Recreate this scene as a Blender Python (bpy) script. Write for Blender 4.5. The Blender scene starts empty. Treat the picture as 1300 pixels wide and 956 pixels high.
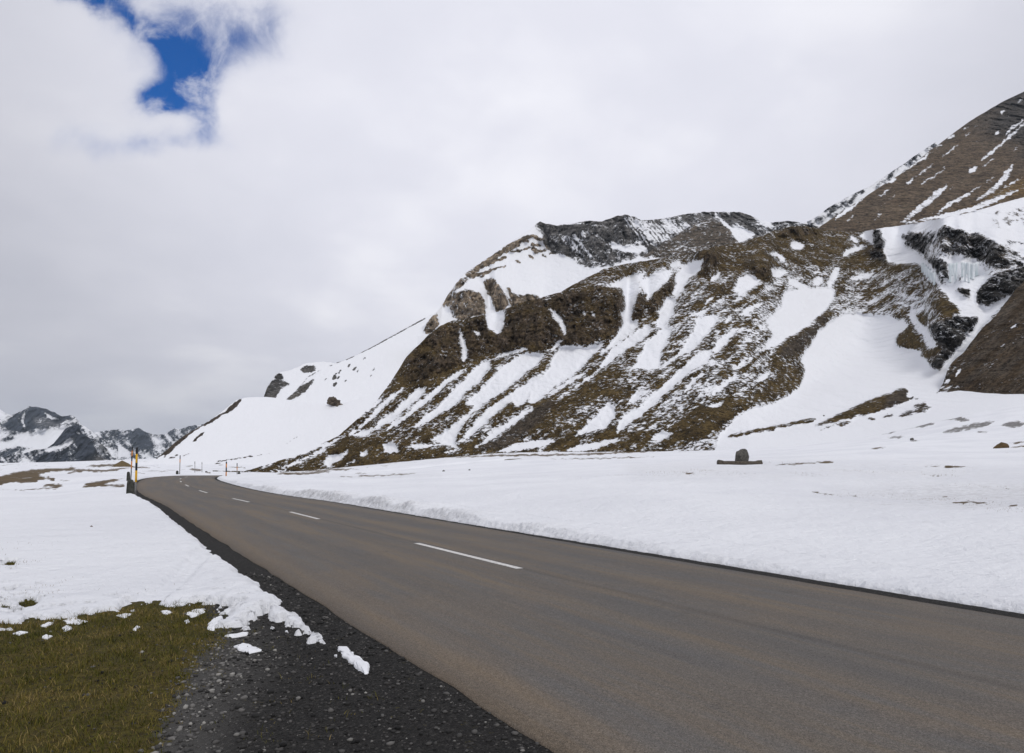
import bpy, bmesh, math, random
import numpy as np
from mathutils import Vector

# ------------------------------------------------------------------ camera, world, sun, exposure
S = bpy.context.scene
COL = S.collection
F, YH, CX, EYE = 900.0, 598.0, 650.0, 1.6        # focal length (px), horizon row, centre column, eye height

cam = bpy.data.cameras.new('camera')
cam.sensor_fit = 'HORIZONTAL'; cam.sensor_width = 36.0
cam.lens = 36.0 * F / 1300.0
cam.shift_y = (YH - 478.0) / 1300.0              # view-camera style rise, verticals stay upright
cam.clip_start = 0.05; cam.clip_end = 60000
cam_o = bpy.data.objects.new('camera', cam); COL.objects.link(cam_o)
cam_o.location = (0, 0, EYE); cam_o.rotation_euler = (math.radians(90), 0, 0)
S.camera = cam_o

SUN_EL, SUN_AZ = math.radians(48), math.radians(150)   # azimuth clockwise from +Y: behind and right of the camera
w = bpy.data.worlds.new('World'); S.world = w; w.use_nodes = True
def build_world():
    nt = w.node_tree; nt.nodes.clear()
    N, L = nt.nodes.new, nt.links.new
    out = N('ShaderNodeOutputWorld')
    sky = N('ShaderNodeTexSky'); sky.sky_type = 'NISHITA'; sky.sun_disc = False
    sky.sun_elevation = SUN_EL; sky.sun_rotation = SUN_AZ; sky.altitude = 2300; sky.air_density = 1.0; sky.dust_density = 0.3; sky.ozone_density = 2.0
    bg_sky = N('ShaderNodeBackground'); bg_sky.inputs[1].default_value = 0.10
    hs = N('ShaderNodeHueSaturation'); hs.inputs['Saturation'].default_value = 1.4
    tint = N('ShaderNodeVectorMath'); tint.operation = 'MULTIPLY'; tint.inputs[1].default_value = (0.16, 0.86, 1.18)   # deep high-altitude blue
    L(sky.outputs[0], hs.inputs['Color']); L(hs.outputs[0], tint.inputs[0]); L(tint.outputs[0], bg_sky.inputs[0])
    tc = N('ShaderNodeTexCoord')
    sep = N('ShaderNodeSeparateXYZ'); L(tc.outputs['Generated'], sep.inputs[0])
    def M(op, a, b=None, c=None, clamp=False):
        n = N('ShaderNodeMath'); n.operation = op; n.use_clamp = clamp
        for i, v in enumerate((a, b, c)):
            if v is None: continue
            if isinstance(v, (int, float)): n.inputs[i].default_value = v
            else: L(v, n.inputs[i])
        return n.outputs[0]
    X, Y, Z = sep.outputs
    # cloud deck seen as a layer overhead: direction / height
    zz = M('ADD', M('MAXIMUM', Z, 0.0), 0.22)
    cu = M('DIVIDE', X, zz); cv = M('DIVIDE', Y, zz)
    cmb = N('ShaderNodeCombineXYZ'); L(cu, cmb.inputs[0]); L(cv, cmb.inputs[1])
    def noise(vec, scale, detail, rough, dist=0.0):
        n = N('ShaderNodeTexNoise'); n.inputs['Scale'].default_value = scale; n.inputs['Detail'].default_value = detail
        n.inputs['Roughness'].default_value = rough; n.inputs['Distortion'].default_value = dist
        L(vec, n.inputs['Vector']); return n
    n1 = noise(cmb.outputs[0], 0.9, 5.0, 0.5, 0.5)
    n2 = noise(cmb.outputs[0], 3.0, 5.0, 0.5, 0.2)
    br = M('ADD', M('MULTIPLY', n1.outputs[0], 0.7), M('MULTIPLY', n2.outputs[0], 0.3))
    ramp = N('ShaderNodeValToRGB'); L(br, ramp.inputs[0])
    e = ramp.color_ramp.elements
    e[0].position = 0.33; e[0].color = (0.63, 0.64, 0.72, 1)
    e[1].position = 0.64; e[1].color = (0.85, 0.85, 0.90, 1)
    m = ramp.color_ramp.elements.new(0.5); m.color = (0.71, 0.715, 0.79, 1)
    # the deck is thinnest, so brightest, towards the middle of the valley
    dt = N('ShaderNodeVectorMath'); dt.operation = 'DOT_PRODUCT'; L(tc.outputs['Generated'], dt.inputs[0])
    bd = Vector((0.04, 1.0, 0.60)).normalized(); dt.inputs[1].default_value = bd
    low = N('ShaderNodeMapRange'); L(dt.outputs['Value'], low.inputs[0]); low.inputs[1].default_value = 0.72; low.inputs[2].default_value = 1.0
    low.interpolation_type = 'SMOOTHSTEP'; low.inputs[3].default_value = 0.77; low.inputs[4].default_value = 1.10
    mul = N('ShaderNodeVectorMath'); mul.operation = 'SCALE'; L(ramp.outputs[0], mul.inputs[0]); L(low.outputs[0], mul.inputs['Scale'])
    bg_c = N('ShaderNodeBackground'); L(mul.outputs[0], bg_c.inputs[0]); bg_c.inputs[1].default_value = 1.0
    # a break in the deck: directions given as slopes (x/y, z/y), broken up by noise
    yy = M('MAXIMUM', Y, 0.05)
    a = M('DIVIDE', X, yy); b = M('DIVIDE', Z, yy)
    ab = N('ShaderNodeCombineXYZ'); L(a, ab.inputs[0]); L(b, ab.inputs[1])
    dn = noise(ab.outputs[0], 7.0, 7.0, 0.58)
    ds = N('ShaderNodeVectorMath'); ds.operation = 'SUBTRACT'; L(dn.outputs['Color'], ds.inputs[0]); ds.inputs[1].default_value = (0.5, 0.5, 0.5)
    dsc = N('ShaderNodeVectorMath'); dsc.operation = 'SCALE'; L(ds.outputs[0], dsc.inputs[0]); dsc.inputs['Scale'].default_value = 0.085
    dad = N('ShaderNodeVectorMath'); dad.operation = 'ADD'; L(ab.outputs[0], dad.inputs[0]); L(dsc.outputs[0], dad.inputs[1])
    s2 = N('ShaderNodeSeparateXYZ'); L(dad.outputs[0], s2.inputs[0])
    def blob(px, py, rx, ry, amp, rot=0.0):
        ax, ay = (px - CX) / F, (YH - py) / F
        dx = M('SUBTRACT', s2.outputs[0], ax); dy = M('SUBTRACT', s2.outputs[1], ay)
        c, s = math.cos(rot), math.sin(rot)
        u = M('DIVIDE', M('ADD', M('MULTIPLY', dx, c), M('MULTIPLY', dy, s)), rx / F)
        v = M('DIVIDE', M('SUBTRACT', M('MULTIPLY', dy, c), M('MULTIPLY', dx, s)), ry / F)
        r2 = M('ADD', M('MULTIPLY', u, u), M('MULTIPLY', v, v))
        return M('MULTIPLY', M('POWER', 2.718, M('MULTIPLY', r2, -1.0)), amp)
    tot = None
    for args in ((240, 88, 35, 33, 1.5), (205, 125, 33, 21, 1.4), (170, 30, 66, 13, 0.8, -0.62), (118, -8, 50, 14, 0.9), (255, 20, 95, 46, 0.52),
                 (310, 52, 70, 40, 0.42), (212, 184, 80, 18, 0.50), (256, 146, 16, 34, 0.62), (110, 165, 45, 26, 0.26), (200, 60, 60, 40, 0.25)):
        v = blob(*args); tot = v if tot is None else M('ADD', tot, v)
    fine = noise(ab.outputs[0], 13.0, 7.0, 0.62, 0.4)
    tot = M('ADD', tot, M('MULTIPLY', M('SUBTRACT', fine.outputs[0], 0.5), M('MULTIPLY', M('MINIMUM', tot, 0.8), 1.9)))
    hole = N('ShaderNodeMapRange'); hole.interpolation_type = 'SMOOTHSTEP'; L(tot, hole.inputs[0]); hole.inputs[1].default_value = 0.04; hole.inputs[2].default_value = 1.10
    veil = N('ShaderNodeMapRange'); veil.interpolation_type = 'SMOOTHSTEP'; L(noise(ab.outputs[0], 11.0, 8.0, 0.62, 0.6).outputs[0], veil.inputs[0])
    for i_, v_ in ((1, 0.36), (2, 0.56), (3, 0.42), (4, 1.0)): veil.inputs[i_].default_value = v_
    fac = M('MULTIPLY', M('MULTIPLY', hole.outputs[0], veil.outputs[0]), M('GREATER_THAN', Y, 0.05))
    mix = N('ShaderNodeMixShader'); L(fac, mix.inputs[0]); L(bg_c.outputs[0], mix.inputs[1]); L(bg_sky.outputs[0], mix.inputs[2])
    L(mix.outputs[0], out.inputs['Surface'])
build_world()

sun = bpy.data.lights.new('sun', 'SUN'); sun.energy = 1.3; sun.angle = math.radians(20); sun.color = (1.0, 0.97, 0.93)
sun_o = bpy.data.objects.new('sun', sun); COL.objects.link(sun_o)
sd = Vector((math.sin(SUN_AZ) * math.cos(SUN_EL), math.cos(SUN_AZ) * math.cos(SUN_EL), math.sin(SUN_EL)))
sun_o.rotation_euler = (-sd).to_track_quat('-Z', 'Y').to_euler()

S.view_settings.view_transform = 'Standard'; S.view_settings.look = 'None'; S.view_settings.gamma = 1
S.view_settings.use_curve_mapping = False; S.view_settings.exposure = 0.08
S.render.engine = 'CYCLES'; S.render.resolution_x = 1024; S.render.resolution_y = 753

# ------------------------------------------------------------------ numeric helpers
rng = np.random.default_rng(7); random.seed(7)
_perm = np.random.default_rng(3).permutation(512).astype(np.int64)
_perm = np.concatenate([_perm, _perm, _perm])
def pn(x, y, seed=0):
    x = np.asarray(x, float) + seed * 17.13; y = np.asarray(y, float) - seed * 9.71
    xi = np.floor(x).astype(np.int64); yi = np.floor(y).astype(np.int64)
    fx = x - xi; fy = y - yi
    u = fx * fx * fx * (fx * (fx * 6 - 15) + 10); v = fy * fy * fy * (fy * (fy * 6 - 15) + 10)
    def g(ix, iy, dx, dy):
        h = _perm[(_perm[ix & 511] + iy) & 511] * (2 * math.pi / 512.0)
        return np.cos(h) * dx + np.sin(h) * dy
    a = g(xi, yi, fx, fy); b = g(xi + 1, yi, fx - 1, fy); c = g(xi, yi + 1, fx, fy - 1); d = g(xi + 1, yi + 1, fx - 1, fy - 1)
    return ((a * (1 - u) + b * u) * (1 - v) + (c * (1 - u) + d * u) * v) * 1.5
def fbm(x, y, oct=4, seed=0, gain=0.5):
    s = 0; a = 1; t = 0
    for i in range(oct):
        s = s + a * pn(x * 2 ** i, y * 2 ** i, seed + i * 3); t += a; a *= gain
    return s / t
def ridged(x, y, oct=4, seed=0):
    s = 0; a = 1; t = 0
    for i in range(oct):
        s = s + a * (1 - np.abs(pn(x * 2 ** i, y * 2 ** i, seed + i * 5)) * 2); t += a; a *= 0.5
    return s / t
def sst(a, b, x):
    t = np.clip((x - a) / (b - a), 0, 1); return t * t * (3 - 2 * t)
def ipl(pts):
    p = np.array(pts, float); return lambda x: np.interp(x, p[:, 0], p[:, 1])

# rasters in photo pixels: fields of snow / rock / tone / steepness
X0, Y0, RW, RH = -100, 80, 1700, 920
def raster(v=0.0): return np.full((RH, RW), v, float)
def _blur(a, s):
    if s <= 0: return a
    r = max(1, int(3 * s)); k = np.exp(-0.5 * (np.arange(-r, r + 1) / s) ** 2); k /= k.sum()
    p = np.pad(a, r, mode='edge')
    t = sum(k[i] * p[:, i:i + a.shape[1]] for i in range(2 * r + 1))
    return sum(k[i] * t[i:i + a.shape[0], :] for i in range(2 * r + 1))
def _window(pts, pad):
    p = np.array(pts, float)
    x0 = int(max(X0, p[:, 0].min() - pad)); x1 = int(min(X0 + RW - 1, p[:, 0].max() + pad))
    y0 = int(max(Y0, p[:, 1].min() - pad)); y1 = int(min(Y0 + RH - 1, p[:, 1].max() + pad))
    return p, x0, x1, y0, y1
def _wob(gx, gy, amp, L=7.0, seed=1):
    return gx + amp * fbm(gx / L, gy / L, 3, seed), gy + amp * fbm(gx / L, gy / L, 3, seed + 40)
def poly(f, pts, val, soft=1.2, wob=2.5, L=7.0, add=False):
    p, x0, x1, y0, y1 = _window(pts, 6 + 4 * soft + wob)
    if x1 <= x0 or y1 <= y0: return
    gx, gy = np.meshgrid(np.arange(x0, x1 + 1) + 0.0, np.arange(y0, y1 + 1) + 0.0)
    wx, wy = _wob(gx, gy, wob, L)
    ins = np.zeros(gx.shape, bool); n = len(p)
    for i in range(n):
        xa, ya = p[i]; xb, yb = p[(i + 1) % n]
        c = (ya > wy) != (yb > wy)
        with np.errstate(divide='ignore', invalid='ignore'):
            xi = (xb - xa) * (wy - ya) / (yb - ya + 1e-12) + xa
        ins ^= c & (wx < xi)
    m = _blur(ins.astype(float), soft)
    sl = f[y0 - Y0:y1 + 1 - Y0, x0 - X0:x1 + 1 - X0]
    sl[...] = sl + val * m if add else sl * (1 - m) + val * m
def stroke(f, pts, width, val, soft=1.0, wob=1.5, L=6.0, taper=True, add=False):
    p, x0, x1, y0, y1 = _window(pts, width + 4 * soft + wob + 3)
    if x1 <= x0 or y1 <= y0: return
    gx, gy = np.meshgrid(np.arange(x0, x1 + 1) + 0.0, np.arange(y0, y1 + 1) + 0.0)
    wx, wy = _wob(gx, gy, wob, L, 2)
    best = np.full(gx.shape, 1e9); tt = np.zeros(gx.shape); n = len(p) - 1
    for i in range(n):
        a, b = p[i], p[i + 1]; d = b - a; l2 = d @ d + 1e-9
        t = np.clip(((wx - a[0]) * d[0] + (wy - a[1]) * d[1]) / l2, 0, 1)
        r = np.hypot(wx - a[0] - t * d[0], wy - a[1] - t * d[1])
        k = r < best; best = np.where(k, r, best); tt = np.where(k, (i + t) / n, tt)
    hw = width * 0.5 * (np.minimum(1, 0.35 + 2.6 * np.minimum(tt, 1 - tt)) if taper else 1.0)
    m = sst(soft, -soft, best - hw)
    sl = f[y0 - Y0:y1 + 1 - Y0, x0 - X0:x1 + 1 - X0]
    sl[...] = sl + val * m if add else sl * (1 - m) + val * m
def samp(f, px, py):
    x = np.clip(np.asarray(px) - X0, 0, RW - 1.001); y = np.clip(np.asarray(py) - Y0, 0, RH - 1.001)
    xi = x.astype(int); yi = y.astype(int); fx = x - xi; fy = y - yi
    return (f[yi, xi] * (1 - fx) + f[yi, xi + 1] * fx) * (1 - fy) + (f[yi + 1, xi] * (1 - fx) + f[yi + 1, xi + 1] * fx) * fy
GX, GY = np.meshgrid(np.arange(X0, X0 + RW) + 0.0, np.arange(Y0, Y0 + RH) + 0.0)
NR = 545                                          # rows of the rasters that mountains use
def streak(ux, uy, la, lb, oct=4, seed=0):
    gx, gy = GX[:NR], GY[:NR]
    return np.pad(fbm((gx * ux + gy * uy) / la, (-gx * uy + gy * ux) / lb, oct, seed), ((0, RH - NR), (0, 0)), mode='edge')

def at(px, py, d): return ((px - CX) / F * d, d, EYE + (YH - py) / F * d)

# ------------------------------------------------------------------ object helpers
def setp(o, label=None, cat=None, group=None, kind=None):
    for k, v in (('label', label), ('category', cat), ('group', group), ('kind', kind)):
        if v: o[k] = v
    return o
def mesh_obj(name, verts, faces, mat=None, parent=None, smooth=True, attrs=None):
    me = bpy.data.meshes.new(name)
    if isinstance(faces, np.ndarray):
        v = np.asarray(verts, np.float32); nf, k = faces.shape
        me.vertices.add(len(v)); me.vertices.foreach_set('co', v.ravel())
        me.loops.add(nf * k); me.loops.foreach_set('vertex_index', faces.ravel().astype(np.int32))
        me.polygons.add(nf); me.polygons.foreach_set('loop_start', np.arange(0, nf * k, k, dtype=np.int32))
        me.polygons.foreach_set('loop_total', np.full(nf, k, np.int32))
        me.update(calc_edges=True)
    else:
        me.from_pydata([tuple(map(float, q)) for q in verts], [], faces); me.update()
    if smooth: me.polygons.foreach_set('use_smooth', np.ones(len(me.polygons), bool))
    for k, a in (attrs or {}).items():
        at_ = me.attributes.new(k, 'FLOAT', 'POINT'); at_.data.foreach_set('value', np.asarray(a, np.float32).ravel())
    if mat: me.materials.append(mat)
    o = bpy.data.objects.new(name, me); COL.objects.link(o)
    if parent: o.parent = parent
    return o
def grid_faces(nr, nc):
    i = np.arange(nr * nc).reshape(nr, nc)
    return np.stack([i[:-1, :-1], i[:-1, 1:], i[1:, 1:], i[1:, :-1]], -1).reshape(-1, 4)
def empty(name, loc=(0, 0, 0), rz=0.0):
    o = bpy.data.objects.new(name, None); COL.objects.link(o); o.location = loc; o.rotation_euler = (0, 0, rz); o.empty_display_size = 0.2
    return o

# ------------------------------------------------------------------ materials
class NB:
    def __init__(s, name):
        s.m = bpy.data.materials.new(name); s.m.use_nodes = True; s.nt = s.m.node_tree; s.nt.nodes.clear()
        s.out = s.nt.nodes.new('ShaderNodeOutputMaterial'); s.b = s.nt.nodes.new('ShaderNodeBsdfPrincipled')
        s.nt.links.new(s.b.outputs[0], s.out.inputs['Surface'])
        s.b.inputs['Roughness'].default_value = 0.9; s.b.inputs['Specular IOR Level'].default_value = 0.2
        s.tc = s.nt.nodes.new('ShaderNodeTexCoord')
    def set(s, inp, v):
        if isinstance(v, bpy.types.NodeSocket): s.nt.links.new(v, inp)
        else: inp.default_value = v
    def math(s, op, a, b=None, c=None, clamp=False):
        n = s.nt.nodes.new('ShaderNodeMath'); n.operation = op; n.use_clamp = clamp
        for i, v in enumerate((a, b, c)):
            if v is not None: s.set(n.inputs[i], v)
        return n.outputs[0]
    def scale(s, vec, sc):
        n = s.nt.nodes.new('ShaderNodeMapping'); s.nt.links.new(vec, n.inputs['Vector']); n.inputs['Scale'].default_value = sc; return n.outputs[0]
    def noise(s, scale=1.0, detail=4.0, rough=0.55, vec=None, dist=0.0, st=None):
        n = s.nt.nodes.new('ShaderNodeTexNoise'); v = vec or s.tc.outputs['Object']
        if st: v = s.scale(v, st)
        s.nt.links.new(v, n.inputs['Vector'])
        n.inputs['Scale'].default_value = scale; n.inputs['Detail'].default_value = detail; n.inputs['Roughness'].default_value = rough; n.inputs['Distortion'].default_value = dist
        return n.outputs[0]
    def voro(s, scale, feature='F1', vec=None, out='Distance'):
        n = s.nt.nodes.new('ShaderNodeTexVoronoi'); n.feature = feature; s.nt.links.new(vec or s.tc.outputs['Object'], n.inputs['Vector']); n.inputs['Scale'].default_value = scale
        return n.outputs[out]
    def ramp(s, f, stops):
        n = s.nt.nodes.new('ShaderNodeValToRGB'); s.nt.links.new(f, n.inputs[0]); e = n.color_ramp.elements
        while len(e) < len(stops): e.new(0.5)
        for q, (p, c) in zip(e, stops): q.position = p; q.color = (*c, 1)
        return n.outputs[0]
    def mr(s, f, a, b, c=0.0, d=1.0, smooth=False):
        n = s.nt.nodes.new('ShaderNodeMapRange'); n.interpolation_type = 'SMOOTHSTEP' if smooth else 'LINEAR'
        s.set(n.inputs[0], f)
        for i, v in zip((1, 2, 3, 4), (a, b, c, d)): s.set(n.inputs[i], v)
        return n.outputs[0]
    def mix(s, f, a, b, mode='MIX'):
        n = s.nt.nodes.new('ShaderNodeMix'); n.data_type = 'RGBA'; n.blend_type = mode
        s.set(n.inputs['Factor'], f)
        for i, v in ((6, a), (7, b)):
            if isinstance(v, tuple): v = (*v, 1) if len(v) == 3 else v
            s.set(n.inputs[i], v)
        return n.outputs[2]
    def attr(s, name):
        n = s.nt.nodes.new('ShaderNodeAttribute'); n.attribute_name = name; return n.outputs['Fac']
    def bump(s, h, strength, dist):
        n = s.nt.nodes.new('ShaderNodeBump'); n.inputs['Strength'].default_value = strength; n.inputs['Distance'].default_value = dist
        s.nt.links.new(h, n.inputs['Height']); s.nt.links.new(n.outputs[0], s.b.inputs['Normal'])
    def color(s, c): s.set(s.b.inputs['Base Color'], c if not isinstance(c, tuple) else (*c, 1))
    def rough(s, v): s.set(s.b.inputs['Roughness'], v)

SNOW = (0.86, 0.875, 0.91)
def terrain_mat(name, u, g1, g2, r1, r2, t1, t2, amp=0.42, st=(1, 1, 2.0), bump=1.0, snow=SNOW, rd=None):
    """u = size in metres of about 3 photo pixels at that distance; attributes snow / rock / tone drive the cover."""
    b = NB(name); rd = rd or (t1, t2)
    sn, rk, tn = b.attr('snow'), b.attr('rock'), b.attr('tone')
    f1 = b.noise(0.62 / u, 7.0, 0.78, st=st); f2 = b.noise(0.10 / u, 4.0, 0.55, st=st)
    nn = b.math('ADD', b.math('MULTIPLY', f1, 0.75), b.math('MULTIPLY', f2, 0.25))
    s = b.math('MULTIPLY_ADD', b.math('SUBTRACT', nn, 0.5), amp * 4.2, sn)
    cover = b.mr(s, 0.45, 0.55, smooth=True)
    gn = b.noise(0.12 / u, 5.0, 0.6)
    fine = b.noise(1.3 / u, 4.0, 0.65, st=st)
    grass = b.mix(b.mr(gn, 0.35, 0.65), g1, g2)
    rn = b.noise(0.13 / u, 8.0, 0.72, st=(1, 1, 0.5), dist=0.6); rk2 = b.noise(0.35 / u, 6.0, 0.7, st=(0.6, 0.6, 2.2)); rf = b.mr(b.math('ADD', rn, b.math('MULTIPLY', b.math('SUBTRACT', rk2, 0.5), 0.7)), 0.38, 0.64)
    rock = b.mix(tn, b.mix(rf, r1, r2), b.mix(rf, rd[0], rd[1]))
    wv = b.nt.nodes.new('ShaderNodeVectorMath'); wv.operation = 'MULTIPLY_ADD'; b.set(wv.inputs[0], b.scale(b.tc.outputs['Object'], (0.16 / u, 0.16 / u, 0.07 / u))); wv.inputs[1].default_value = (1, 1, 1); b.set(wv.inputs[2], b.math('MULTIPLY', rn, 2.2))
    ck = b.voro(1.0, 'DISTANCE_TO_EDGE', vec=wv.outputs[0]); rock = b.mix(b.mr(ck, 0.0, 0.09, 0.5, 0.0), rock, (0.012, 0.011, 0.010))
    tone = b.mix(b.mr(gn, 0.35, 0.65), t1, t2)
    c = b.mix(tn, grass, tone); c = b.mix(rk, c, rock)
    vv = b.math('ADD', b.mr(fine, 0.36, 0.64, 0.45, 1.55), b.mr(b.noise(0.45 / u, 3.0, 0.7), 0.36, 0.64, -0.5, 0.5))
    hsv = b.nt.nodes.new('ShaderNodeHueSaturation'); b.set(hsv.inputs['Color'], c); b.set(hsv.inputs['Value'], vv)
    dn = b.noise(0.02 / u, 3.0, 0.5); sc = b.mix(b.mr(dn, 0.55, 0.8, 0, 0.25), snow, (0.72, 0.72, 0.74))
    b.color(b.mix(cover, hsv.outputs[0], sc))
    b.rough(b.mr(cover, 0, 1, 0.95, 0.75))
    h = b.math('MULTIPLY', b.math('ADD', f1, b.math('MULTIPLY', fine, 0.5)), b.mr(cover, 0, 1, 1.0, 0.25))
    h = b.math('MULTIPLY_ADD', cover, 0.15, h)
    b.bump(h, 0.8 * bump, u * 1.6)
    return b.m
def simple_mat(name, c1, c2, scale, bumpd=0.0, rough=0.85, detail=5.0, lo=0.35, hi=0.65, spec=0.2):
    b = NB(name); n = b.noise(scale, detail, 0.6); b.color(b.mix(b.mr(n, lo, hi), c1, c2)); b.rough(rough); b.b.inputs['Specular IOR Level'].default_value = spec
    if bumpd: b.bump(n, 0.9, bumpd)
    return b.m

# ------------------------------------------------------------------ ground form: thin-plate spline through read-off points (px, py, d)
GP = [(650, 676, 18.5), (650, 630, 30), (650, 606, 60), (650, 592, 120), (650, 575, 270),
      (450, 612, 60), (450, 603, 120), (450, 592, 300), (350, 604, 130), (350, 600, 300),
      (900, 650, 20), (900, 618, 33), (930, 591.5, 60), (900, 583, 120), (880, 572, 240),
      (1100, 690, 15), (1100, 628, 30), (1100, 589, 60), (1100, 569, 120), (1100, 556, 200),
      (1300, 700, 12.5), (1300, 625, 30), (1300, 584, 60), (1300, 556, 120), (1300, 508, 200), (1600, 600, 30), (1600, 560, 70), (1600, 500, 200),
      (1900, 640, 14), (2100, 560, 60), (250, 600, 150), (250, 590, 420), (100, 604, 150), (60, 600, 100), (100, 594, 420), (0, 602, 100), (0, 594, 420), (-300, 603, 150), (-300, 594, 420),
      (163, 606.5, 67), (120, 622, 60), (0, 625, 55), (-300, 626, 55), (-900, 640, 40), (0, 646, 30), (100, 646, 30), (-400, 646, 30),
      (0, 700, 14), (-400, 700, 14), (0, 800, 7.4), (-400, 800, 7.4), (200, 800, 7.3), (0, 1000, 3.8), (-900, 1000, 3.8), (300, 601, 115), (228, 602, 118),
      (450, 565, 900), (0, 585, 900), (900, 560, 700)]
gp = np.array([at(*p) for p in GP])
def _tps(r2): return np.where(r2 > 0, 0.5 * r2 * np.log(r2 + 1e-12), 0)
def _lw(x, y):           # compress distance so near and far points weigh alike
    r = np.hypot(x, y) + 1e-9; k = np.log1p(r / 6.0) / r; return x * k, y * k
_gx, _gy = _lw(gp[:, 0], gp[:, 1]); _n = len(gp)
_K = _tps((_gx[:, None] - _gx) ** 2 + (_gy[:, None] - _gy) ** 2) + np.eye(_n) * 1e-3
_P = np.stack([np.ones(_n), _gx, _gy], 1)
_A = np.zeros((_n + 3, _n + 3)); _A[:_n, :_n] = _K; _A[:_n, _n:] = _P; _A[_n:, :_n] = _P.T
# interpolate the slope angle z/(r+12), which stays small and smooth
_zr = gp[:, 2] / (np.hypot(gp[:, 0], gp[:, 1]) + 12)
_W = np.linalg.solve(_A, np.concatenate([_zr, np.zeros(3)]))
def tps_z(x, y):
    x = np.asarray(x, float); y = np.asarray(y, float); sh = x.shape; u, v = _lw(x.ravel(), y.ravel()); out = np.empty(u.size)
    for i in range(0, u.size, 40000):
        a, b = u[i:i + 40000], v[i:i + 40000]
        out[i:i + 40000] = _tps((a[:, None] - _gx) ** 2 + (b[:, None] - _gy) ** 2) @ _W[:_n] + _W[_n] + _W[_n + 1] * a + _W[_n + 2] * b
    return (out * (np.hypot(x.ravel(), y.ravel()) + 12)).reshape(sh)

# ------------------------------------------------------------------ road centre line
def cl0(d): return 0.125 - 0.568 * (d - 11.25)
CP = [(cl0(-20), -20), (cl0(-10), -10), (cl0(0), 0), (cl0(10), 10), (cl0(20), 20), (cl0(32), 32), (-18.7, 43.5), (-24.6, 54), (-30.3, 65), (-35.6, 76), (-40.3, 87.2), (-44.2, 98.5),
      (-47.0, 110), (-48.2, 122), (-47.5, 135), (-44, 148), (-37, 161), (-27, 172), (-14, 181), (0, 188)]
def catmull(P, n=10):
    P = np.array(P, float); P = np.vstack([2 * P[0] - P[1], P, 2 * P[-1] - P[-2]]); out = []
    for i in range(1, len(P) - 2):
        for t in np.arange(n) / n:
            a, b, c, d = P[i - 1:i + 3]
            out.append(0.5 * (2 * b + (c - a) * t + (2 * a - 5 * b + 4 * c - d) * t * t + (3 * b - a - 3 * c + d) * t ** 3))
    out.append(P[-2]); return np.array(out)
CLN = catmull(CP, 4)
CLS = np.concatenate([[0], np.cumsum(np.hypot(*np.diff(CLN, axis=0).T))])
CLT = np.gradient(CLN, axis=0); CLT /= np.hypot(CLT[:, 0], CLT[:, 1])[:, None]
_rz = ipl([(-30, -0.1), (0, 0.0), (10, 0.044), (32, 0.15), (43, 0.24), (55, 0.44), (65, 0.58), (76, 0.71), (88, 0.83), (99, 0.93), (110, 0.95), (125, 0.8), (150, 0.2), (200, -1.0)])
CLZ = _rz(CLN[:, 1]); CLZ = np.convolve(np.pad(CLZ, 2, mode='edge'), np.ones(5) / 5, 'valid')
hwl = ipl([(0, 3.4), (25, 3.6), (90, 3.5), (300, 3.5)])
hwr = ipl([(0, 2.75), (7.6, 2.85), (30, 3.4), (90, 3.5), (300, 3.5)])
def road_coords(x, y):
    """signed lateral offset (right positive), station, road height, d of the nearest centre-line point"""
    x = np.asarray(x, float); y = np.asarray(y, float); sh = x.shape; x = x.ravel(); y = y.ravel()
    best = np.full(x.size, 1e18); lat = np.zeros(x.size); st = np.zeros(x.size); rz = np.zeros(x.size); rd = np.zeros(x.size)
    far = np.hypot(x + 20, y - 80) > 190; sx, sy = x, y; x, y = x[~far], y[~far]
    best, lat, st, rz, rd = (q[~far] for q in (best, lat, st, rz, rd))
    for i in range(len(CLN) - 1):
        a, b = CLN[i], CLN[i + 1]; d = b - a; l2 = d @ d
        t = np.clip(((x - a[0]) * d[0] + (y - a[1]) * d[1]) / l2, 0, 1)
        ex, ey = x - a[0] - t * d[0], y - a[1] - t * d[1]; r = ex * ex + ey * ey
        k = r < best
        sg = np.sign(ex * d[1] - ey * d[0])
        best = np.where(k, r, best); lat = np.where(k, sg * np.sqrt(r), lat); st = np.where(k, CLS[i] + t * (CLS[i + 1] - CLS[i]), st)
        rz = np.where(k, CLZ[i] + t * (CLZ[i + 1] - CLZ[i]), rz); rd = np.where(k, a[1] + t * d[1], rd)
    out = []
    for q, v in ((lat, np.where(sx > -40, 150.0, -150.0)), (st, 0.0), (rz, 0.5), (rd, 100.0)):
        full = np.zeros(far.size) + v; full[~far] = q; out.append(full.reshape(sh))
    return out
def ground_z(x, y, detail=True):
    x = np.asarray(x, float); y = np.asarray(y, float)
    z = tps_z(x, y); lat, st, rz, rd = road_coords(x, y)
    over = np.where(lat > 0, lat - hwr(rd), -lat - hwl(rd))
    k = sst(-0.2, 7.0, over)
    r = np.hypot(x, y)
    nz = (fbm(x / 9, y / 9, 3, 5) * 0.22 * sst(8, 40, r) + fbm(x / 1.7, y / 1.7, 3, 6) * 0.03 * sst(0, 2, over)) if detail else 0
    zz = (rz - 0.03 - 0.05 * sst(0.0, 1.0, over)) * (1 - k) + z * k + nz * sst(0.0, 4.0, over)
    zz = np.where(over < 0.02, rz - 0.035, zz)
    return zz, lat, st, rz, rd, over

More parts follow.
